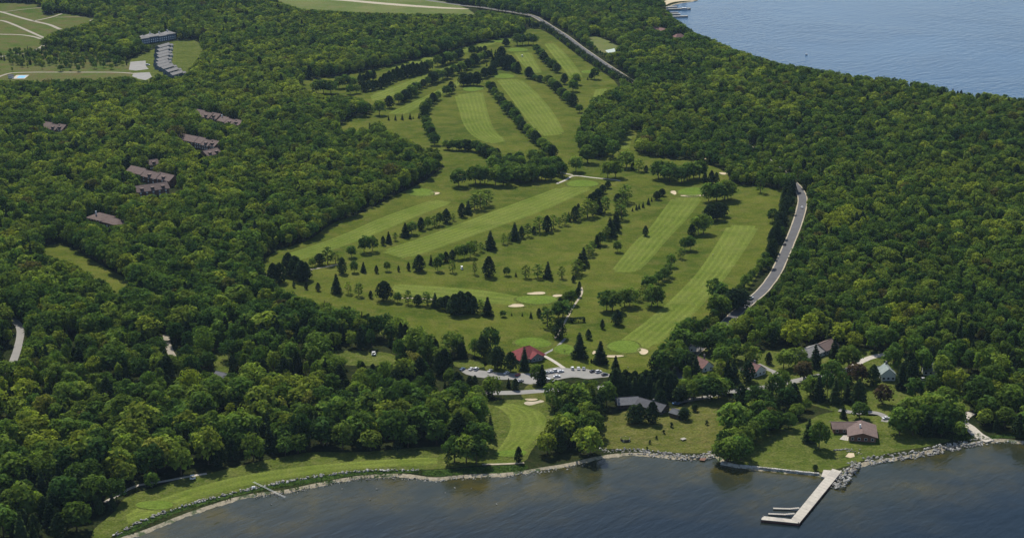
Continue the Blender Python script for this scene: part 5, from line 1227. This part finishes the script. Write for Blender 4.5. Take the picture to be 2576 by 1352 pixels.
def cart_proto():
    root = empty('golf_cart', (0, 0, 0))
    obj('body', MB().box(0, 0, .45, 2.4, 1.15, .4, 0, .92).box(-.75, 0, .8, .7, 1.1, .35).box(.95, 0, .8, .35, 1.05, .4, 0, .8).me('body', 'white_paint'), root)
    obj('seat', MB().box(-.35, 0, .78, .55, 1.05, .18).box(-.62, 0, 1.05, .12, 1.05, .5).me('seat', 'cloth_dark'), root)
    obj('canopy', MB().box(-.05, 0, 1.88, 1.75, 1.2, .1, 0, .94).me('canopy', 'white_paint'), root)
    for x in (-.8, .7):
        for y in (-.5, .5): obj('post', MB().tube([(x, y, .8), (x * .95, y, 1.85)], [.03, .03], 5).me('post', 'cloth_dark'), root)
    for x in (-.75, .8):
        for y in (-.55, .55): obj('wheel', MB().tube([(x, y - .1, .23), (x, y + .1, .23)], [.23, .23], 9).me('wheel', 'tyre'), root)
    return root
cp = None
for v, rz, lb in [((940, 893), 10, 'white golf cart on the lawn strip left of the clubhouse'), (ZL0((1163, 998)), 20, 'white golf cart on the shore fairway edge'), (Z6((1552, 825)), 100, 'white golf cart in the middle tree row'), (Z2((1767, 430)), 80, 'white golf cart below the small northern green'), (ZL15((1030, 645)), 0, None)][:4]:
    o = cart_proto() if cp is None else copy_tree(cp); cp = cp or o
    X, Y = G(*v); o.location = (X, Y, .06); o.rotation_euler = (0, 0, R(rz)); tag(o, lb, 'golf cart', 'golf carts'); o.scale = (1.25,) * 3

def person_mesh(shirt):
    joints = {'pel': (0, 0, .95, .15), 'chest': (0, 0, 1.30, .17), 'neck': (0, 0, 1.48, .07), 'head': (0, .02, 1.62, .10), 'crown': (0, .02, 1.72, .085),
              'shl': (-.2, 0, 1.40, .075), 'ell': (-.27, .05, 1.13, .05), 'wrl': (-.16, .25, .98, .035), 'hal': (-.09, .31, .93, .04), 'shr': (.2, 0, 1.40, .075), 'elr': (.27, .05, 1.13, .05), 'wrr': (.1, .27, .98, .035), 'har': (.0, .32, .92, .04),
              'hil': (-.1, 0, .88, .1), 'knl': (-.14, .03, .5, .07), 'anl': (-.16, 0, .08, .05), 'tol': (-.18, .16, .04, .045), 'hir': (.1, 0, .88, .1), 'knr': (.14, .03, .5, .07), 'anr': (.16, 0, .08, .05), 'tor': (.18, .16, .04, .045)}
    ed = [('pel', 'chest'), ('chest', 'neck'), ('neck', 'head'), ('head', 'crown'), ('chest', 'shl'), ('shl', 'ell'), ('ell', 'wrl'), ('wrl', 'hal'), ('chest', 'shr'), ('shr', 'elr'), ('elr', 'wrr'), ('wrr', 'har'), ('pel', 'hil'), ('hil', 'knl'), ('knl', 'anl'), ('anl', 'tol'), ('pel', 'hir'), ('hir', 'knr'), ('knr', 'anr'), ('anr', 'tor')]
    ks = list(joints); me = bpy.data.meshes.new('body')
    me.from_pydata([joints[k][:3] for k in ks], [(ks.index(a), ks.index(b)) for a, b in ed], [])
    o = bpy.data.objects.new('tmp', me); C.objects.link(o)
    sk = o.modifiers.new('skin', 'SKIN'); sv = me.skin_vertices[0].data
    for i, k in enumerate(ks): sv[i].radius = (joints[k][3],) * 2; sv[i].use_root = k == 'pel'
    o.modifiers.new('sub', 'SUBSURF').levels = 1
    dg = bpy.context.evaluated_depsgraph_get()
    out = bpy.data.meshes.new_from_object(o.evaluated_get(dg)); bpy.data.objects.remove(o)
    out.name = 'body'
    out.materials.clear()
    for mm in (shirt, 'cloth_dark', 'skin'): out.materials.append(M[mm])
    for p in out.polygons:
        c = p.center
        p.material_index = 2 if c.z > 1.46 or (abs(c.x) > .19 and c.z < 1.2 and c.z > .85) or (c.y > .2 and c.z > .8) else (1 if c.z < .98 else 0)
    return out
pm = {'cloth_white': person_mesh('cloth_white'), 'cloth_dark': person_mesh('cloth_dark')}
club = MB().tube([(0, .32, .95), (0, .5, .05)], [.015, .012], 4).me('golf_club', 'car_silver')
for v, rz, sh, lb in [(ZP((1308, 275)), 60, 'cloth_dark', 'golfer in dark clothes putting on the practice green'), (ZP((1326, 255)), 200, 'cloth_dark', 'golfer in dark clothes standing behind the putter on the practice green'), (ZC((1393, 505)), 100, 'cloth_dark', 'golfer in dark clothes out on the striped fairway with the lone cedar'), (ZC((1757, 725)), 30, 'cloth_white', 'golfer in a white shirt on the easternmost fairway'), (ZL15((893, 332)), 20, 'cloth_white', 'golfer in a white shirt beside the car park end')]:
    X, Y = G(*v)
    root = empty('person', (X, Y, .08), R(rz)); tag(root, lb, 'person')
    obj('body', pm[sh], root); obj('golf_club', club, root)

# ================================================================== THE WOODS
print('building woods')
px, py = [], []
def add_grid(y0, y1, sp, margin):
    ys = np.arange(y0, y1, sp)
    for y in ys:
        hw = y * 1.06 * 1287.5 / FOC * 1.02 + margin
        xs = np.arange(-hw, hw, sp)
        px.append(xs + rng.uniform(-.5, .5, len(xs)) * sp); py.append(np.full(len(xs), y) + rng.uniform(-.5, .5, len(xs)) * sp)
add_grid(640, 1000, 8.4, 70); add_grid(1000, 1500, 6.2, 90); add_grid(1500, 2750, 6.6, 110); add_grid(2750, 3400, 10, 120)
X, Y = np.concatenate(px), np.concatenate(py)
vx, vy = toV(X, Y)
ok = inside(ground_poly, X, Y)
bay_d = dist_line(bay, X, Y); sh_d = dist_line(shore_s, X, Y)
ok &= (bay_d > 3) & (sh_d > 4.5) & (rng.uniform(size=len(X)) > .07)
sparse = rng.uniform(size=len(X))
wet = {'yards': .34, 'savanna': np.where((vy > 166) | (vx < 25), .12, .85)}
for k, poly in OPEN.items():
    i_ = inside(poly, vx, vy)
    ok &= ~i_ | (sparse < wet.get(k, 0))
ok &= ~((vx > 40) & inside([(1148, 920), (1540, 915), (1545, 960), (1330, 972), (1148, 960)], vx, vy))
for ln, dd in ROADLINES: ok &= dist_line(ln, X, Y) > dd
for f in FOOT: ok &= ~inside(f, X, Y)
ok &= ~((vy > 1160) & (sh_d < 22) & (vx < 1340) & ~inside([(1130, 1120), (1210, 1130), (1215, 1185), (1140, 1190)], vx, vy))
ok &= ~((vx > 1505) & (vx < 2480) & (sh_d < 9))
ok &= ~inside([(1060, 1160), (1335, 1150), (1345, 1200), (1060, 1230)], vx, vy)
X, Y, vx, vy = X[ok], Y[ok], vx[ok], vy[ok]
T = np.array(TREE_PTS)
far = np.ones(len(X), bool)
for s_ in range(0, len(X), 2000):
    d2 = (X[s_:s_+2000, None] - T[None, :, 0]) ** 2 + (Y[s_:s_+2000, None] - T[None, :, 1]) ** 2
    far[s_:s_+2000] = (d2 > (T[None, :, 2] * .8 + 1.5) ** 2).all(1)
X, Y, vx, vy = X[far], Y[far], vx[far], vy[far]
N = len(X)
def fieldn(x, y, sc, ph):
    return (np.sin(x / sc + ph) + np.sin(y / sc * 1.3 + ph * 2.1) + np.sin((x + y) / sc * .7 + ph * .6) + np.sin((x - y) / sc * 1.9 + ph * 3)) / 4
tint = np.clip(.42 + .22 * fieldn(X, Y, 60, 1.0) + .14 * fieldn(X, Y, 22, 2.0) + rng.normal(0, .24, N), 0, .88)
lime = (inside([(1970, 835), (2060, 828), (2150, 838), (2150, 884), (2060, 890), (1960, 882)], vx, vy) | inside([(2230, 800), (2340, 780), (2360, 810), (2250, 850)], vx, vy) | inside([(2060, 560), (2160, 545), (2200, 590), (2080, 610)], vx, vy)) & (rng.uniform(size=N) < .8)
tint[lime] = rng.uniform(.84, .93, lime.sum())
bright = inside([(430, 190), (620, 200), (780, 230), (840, 300), (700, 300), (500, 260)], vx, vy) | inside([(1600, 330), (1800, 330), (1780, 290), (2000, 300), (2100, 260), (1900, 200), (1650, 230)], vx, vy)
tint[bright] = np.clip(tint[bright] + .18, 0, .88)
upw = (vx < 1130) & (vy < 640); tint[upw] = np.clip(tint[upw] + .12, 0, .88)
odd = rng.uniform(size=N) < .02; tint[odd] = rng.uniform(.95, .985, odd.sum())
H = rng.normal(13.0, 2.6, N)
west = (vx < 1290) & (vy > 640); H[west] = rng.normal(14.5, 3.0, west.sum())
east = (vx > 1640) & (vy > 250) & (vy < 860); H[east] = rng.normal(10.5, 2.3, east.sum())
small = inside(OPEN['savanna'], vx, vy); H[small] = rng.uniform(4, 9, small.sum())
H = np.clip(H, 4, 20)
VIS = [
 COURSE_SEEN,
 [(1150, 922), (1300, 925), (1540, 928), (1545, 945), (1500, 950), (1385, 957), (1340, 962), (1300, 946), (1255, 941), (1180, 936)], [(1330, 976), (1385, 970), (1388, 985), (1330, 990)],
 [(2000, 465), (2022, 480), (2030, 535), (2012, 580), (1988, 640), (1955, 715), (1905, 752), (1862, 790), (1822, 827), (1812, 812), (1850, 778), (1890, 740), (1935, 700), (1960, 640), (1985, 570), (2000, 530), (2003, 490)],
 [(1340, 36), (1375, 52), (1430, 82), (1500, 130), (1598, 203), (1592, 214), (1500, 154), (1440, 114), (1390, 77), (1340, 50)],
 [(690, -10), (705, 5), (760, 22), (900, 30), (1195, 35), (1207, 24), (1240, 28), (1340, 46), (1345, 36), (1240, 18), (1060, -10)],
 [(318, 430), (345, 415), (445, 448), (440, 482), (350, 490), (325, 478), (370, 455), (350, 440)], [(215, 552), (248, 528), (275, 538), (316, 553), (302, 564), (255, 564)], [(110, 320), (122, 306), (150, 310), (175, 326), (140, 331)],
 [(494, 282), (515, 277), (560, 283), (616, 302), (602, 313), (545, 303), (500, 294)], [(450, 340), (500, 343), (556, 358), (548, 388), (510, 394), (500, 378), (470, 360)], [(368, 396), (394, 391), (398, 417), (375, 417)],
 [(386, 118), (415, 106), (442, 135), (442, 155), (468, 186), (430, 194), (392, 182), (386, 160)], [(356, 92), (440, 82), (446, 102), (356, 113)], [(326, 150), (370, 150), (380, 198), (350, 202), (322, 180)],
 [(430, 104), (495, 100), (500, 140), (472, 182), (445, 150)], [(0, 3), (105, 13), (110, 40), (180, 30), (245, 45), (195, 64), (140, 77), (105, 90), (100, 102), (0, 122)], [(0, 176), (345, 176), (345, 190), (60, 200), (0, 200)],
 [(100, 615), (140, 608), (187, 625), (217, 643), (262, 670), (297, 686), (335, 712), (303, 722), (273, 714), (200, 670), (160, 652), (110, 638)],
 [(1208, 1008), (1340, 1002), (1392, 1022), (1388, 1060), (1340, 1120), (1320, 1155), (1248, 1155), (1240, 1050)], [(1515, 1058), (1700, 1043), (1760, 1008), (1822, 992), (1832, 1010), (1808, 1100), (1800, 1130), (1515, 1124)],
 [(1550, 1018), (1610, 998), (1680, 1018), (1710, 1024), (1702, 1042), (1660, 1036), (1600, 1014)], [(1878, 912), (1928, 922), (1930, 952), (1888, 952)], [(1752, 890), (1792, 890), (1798, 932), (1762, 937)], [(2000, 882), (2050, 860), (2094, 853), (2088, 887), (2050, 892), (2006, 898)],
 [(2092, 1050), (2228, 1058), (2205, 1112), (2092, 1094)], [(2408, 1033), (2442, 1038), (2505, 1106), (2450, 1102)], [(540, 886), (573, 888), (573, 946), (542, 946)], [(822, 886), (900, 882), (988, 893), (988, 907), (880, 904)], [(22, 798), (62, 813), (62, 870), (42, 908), (30, 902), (44, 860), (44, 830)],
 [(1475, 88), (1500, 90), (1560, 116), (1545, 132), (1515, 130), (1490, 108)], [(1690, 80), (1722, 78), (1724, 94), (1690, 94)], [(1642, 61), (1676, 65), (1676, 76), (1642, 74)], [(412, 842), (425, 845), (436, 888), (422, 888)],
 [(1890, 1098), (1950, 1082), (2010, 1078), (2080, 1090), (2090, 1120), (2100, 1180), (1978, 1182), (1890, 1170), (1840, 1160)],
 [(1695, 46), (1750, 82), (1790, 96), (1830, 116), (1900, 137), (1960, 157), (2050, 168), (2150, 187), (2250, 193), (2330, 208), (2400, 222), (2480, 229), (2580, 244), (2700, 0), (1655, -20)]]
fin = np.zeros(N)
for fac in (1, .88, .76, .64, .53, .43):
    todo = fin == 0
    hid = np.zeros(N, bool)
    for fx, fz in ((0, 1.0), (-3.2, .8), (3.2, .8), (0, .7), (-3.5, .5), (3.5, .5)):
        tx, ty = toV(X + fx * fac, Y, H * fac * fz)
        for poly in VIS: hid |= inside(poly, tx, ty)
    fin[todo & ~hid] = fac
keep = fin > 0
print('shortened', (fin < 1).sum(), 'dropped', (~keep).sum())
X, Y, vx, vy, tint, H = X[keep], Y[keep], vx[keep], vy[keep], tint[keep], (H * fin)[keep]
N = len(X); print('wood trees', N)
con = rng.uniform(size=N) < np.where((vy > 850), .26, np.where(vx < 1100, .06, .05))
con |= inside([(1540, 915), (1700, 915), (1690, 1010), (1540, 1020)], vx, vy) & (rng.uniform(size=N) < .8)
con |= inside([(0, 1230), (300, 1240), (310, 1400), (-100, 1400)], vx, vy) & (rng.uniform(size=N) < .6)
con |= inside([(1100, 930), (1340, 950), (1340, 1010), (1000, 1000), (800, 940)], vx, vy) & (rng.uniform(size=N) < .5)
# the nearest trees are things of their own, the rest is one wood
inview = (vx > -30) & (vx < 2605) & (vy < 1420)
order = np.argsort(Y)
nb = nc = 0
mass = np.ones(N, bool)
for i in order:
    if not inview[i] or Y[i] > 1000: continue
    side = ('at the lake end of the western wood' if vx[i] < 300 else 'behind the western shore lawn' if vx[i] < 720 else 'between the lane and the shore lawn' if vx[i] < 1230 else
            'beside the curved shore fairway' if vx[i] < 1520 else 'around the parched lawn' if vx[i] < 1850 else 'around the pier house' if vx[i] < 2330 else 'by the eastern shore drive')
    if con[i]:
        if nc >= 240: continue
        k = 'd' if rng.uniform() < .7 else 'c'
        tree(k, float(X[i]), float(Y[i]), float(H[i]) * .9, f"wild {'dense dark cedar' if k == 'd' else 'pointed dark spruce'} {side}", f'wild conifers {side}', name='wild_cedar_tree' if k == 'd' else 'wild_spruce_tree', wide=1.05); nc += 1
    else:
        if nb >= 300: continue
        tree('b', float(X[i]), float(Y[i]), float(H[i]) * 1.05, f'wild leafy broadleaf tree {side}', f'wild broadleaves {side}', tint=float(tint[i]), name='broadleaf_tree', wide=1.0); nb += 1
    mass[i] = False
print('wood individuals', nb, nc)
# prototypes for the mass (never linked to the scene themselves)
pc = bpy.data.collections.new('wood_prototypes')
def proto(i, me):
    o = bpy.data.objects.new(f'wood_proto_{i:02d}', me); pc.objects.link(o)
for s in range(6):
    wr = (5.4, 4.2, 3.3, 4.9, 3.8, 5.8)[s]
    proto(s, leaf_mesh('wood_crown', broadleaf_blobs(13, wr, 100 + s, (44, 38, 30, 52, 26, 60)[s], (.12, .05, .05, .2, .1, .15)[s]), (17, 18, 20, 15, 22, 14)[s], (.58, .5, .46, .52, .6, .5)[s], 'leaf', trunk_broad(13, wr, s), seed=200 + s))
for s in range(2): proto(6 + s, leaf_mesh('wood_crown', cedar_blobs(13, 3.4, 100 + s, 60, .04), 15, .45, 'needle', trunk_straight(13, .8), seed=300 + s, flat=0))
proto(8, leaf_mesh('wood_crown', spruce_blobs(13, 3.2, 9), 11, .45, 'needle', trunk_straight(13), seed=400, flat=.7))
mi = np.where(mass)[0]; n = len(mi)
me = bpy.data.meshes.new('forest'); me.from_pydata(np.c_[X[mi], Y[mi], np.zeros(n)].tolist(), [], [])
def attr(nm, ty, val):
    a = me.attributes.new(nm, ty, 'POINT'); a.data.foreach_set('vector' if ty == 'FLOAT_VECTOR' else 'value', np.ascontiguousarray(val).ravel())
idx = np.where(con[mi], rng.integers(6, 9, n), rng.integers(0, 6, n)).astype(np.int32)
wd = (H[mi] / 13.0) * rng.uniform(.62, 1.12, n)
attr('pick', 'INT', idx)
attr('scl', 'FLOAT_VECTOR', np.c_[wd, wd, H[mi] / 13.0].astype(np.float32))
attr('rot', 'FLOAT_VECTOR', np.c_[rng.uniform(-.06, .06, n), rng.uniform(-.06, .06, n), rng.uniform(0, 6.28, n)].astype(np.float32))
attr('tint', 'FLOAT', np.where(con[mi], tint[mi] * .8, tint[mi]).astype(np.float32))
fo = obj('forest', me); tag(fo, 'dense green woods covering the land around the golf course', 'forest', kind='stuff')
ng = bpy.data.node_groups.new('forest_scatter', 'GeometryNodeTree')
ng.interface.new_socket('Geometry', in_out='INPUT', socket_type='NodeSocketGeometry'); ng.interface.new_socket('Geometry', in_out='OUTPUT', socket_type='NodeSocketGeometry')
gi, go = ng.nodes.new('NodeGroupInput'), ng.nodes.new('NodeGroupOutput')
ip = ng.nodes.new('GeometryNodeInstanceOnPoints'); ci = ng.nodes.new('GeometryNodeCollectionInfo')
ci.inputs['Collection'].default_value = pc; ci.inputs['Separate Children'].default_value = True; ci.inputs['Reset Children'].default_value = True
def na(nm, ty):
    q = ng.nodes.new('GeometryNodeInputNamedAttribute'); q.data_type = ty; q.inputs['Name'].default_value = nm; return q.outputs['Attribute']
lk = ng.links.new
lk(gi.outputs[0], ip.inputs['Points']); lk(ci.outputs[0], ip.inputs['Instance']); ip.inputs['Pick Instance'].default_value = True
lk(na('pick', 'INT'), ip.inputs['Instance Index']); lk(na('rot', 'FLOAT_VECTOR'), ip.inputs['Rotation']); lk(na('scl', 'FLOAT_VECTOR'), ip.inputs['Scale'])
lk(ip.outputs[0], go.inputs[0])
fo.modifiers.new('scatter', 'NODES').node_group = ng

# ================================================================== THE AIR
hz = bpy.data.materials.new('haze'); hz.use_nodes = True
nt = hz.node_tree; nt.nodes.clear()
pv = nt.nodes.new('ShaderNodeVolumePrincipled'); mo = nt.nodes.new('ShaderNodeOutputMaterial')
pv.inputs['Color'].default_value = (.50, .72, 1.0, 1); pv.inputs['Density'].default_value = 0.00002; pv.inputs['Anisotropy'].default_value = .2
nt.links.new(pv.outputs[0], mo.inputs['Volume'])
o = obj('haze', MB().box(0, 7000, 194, 34000, 20000, 392).me('haze', 'sand')); o.data.materials.clear(); o.data.materials.append(hz)
tag(o, 'thin bluish air over the whole landscape', 'haze', kind='stuff')
print('scene done', len(bpy.data.objects))
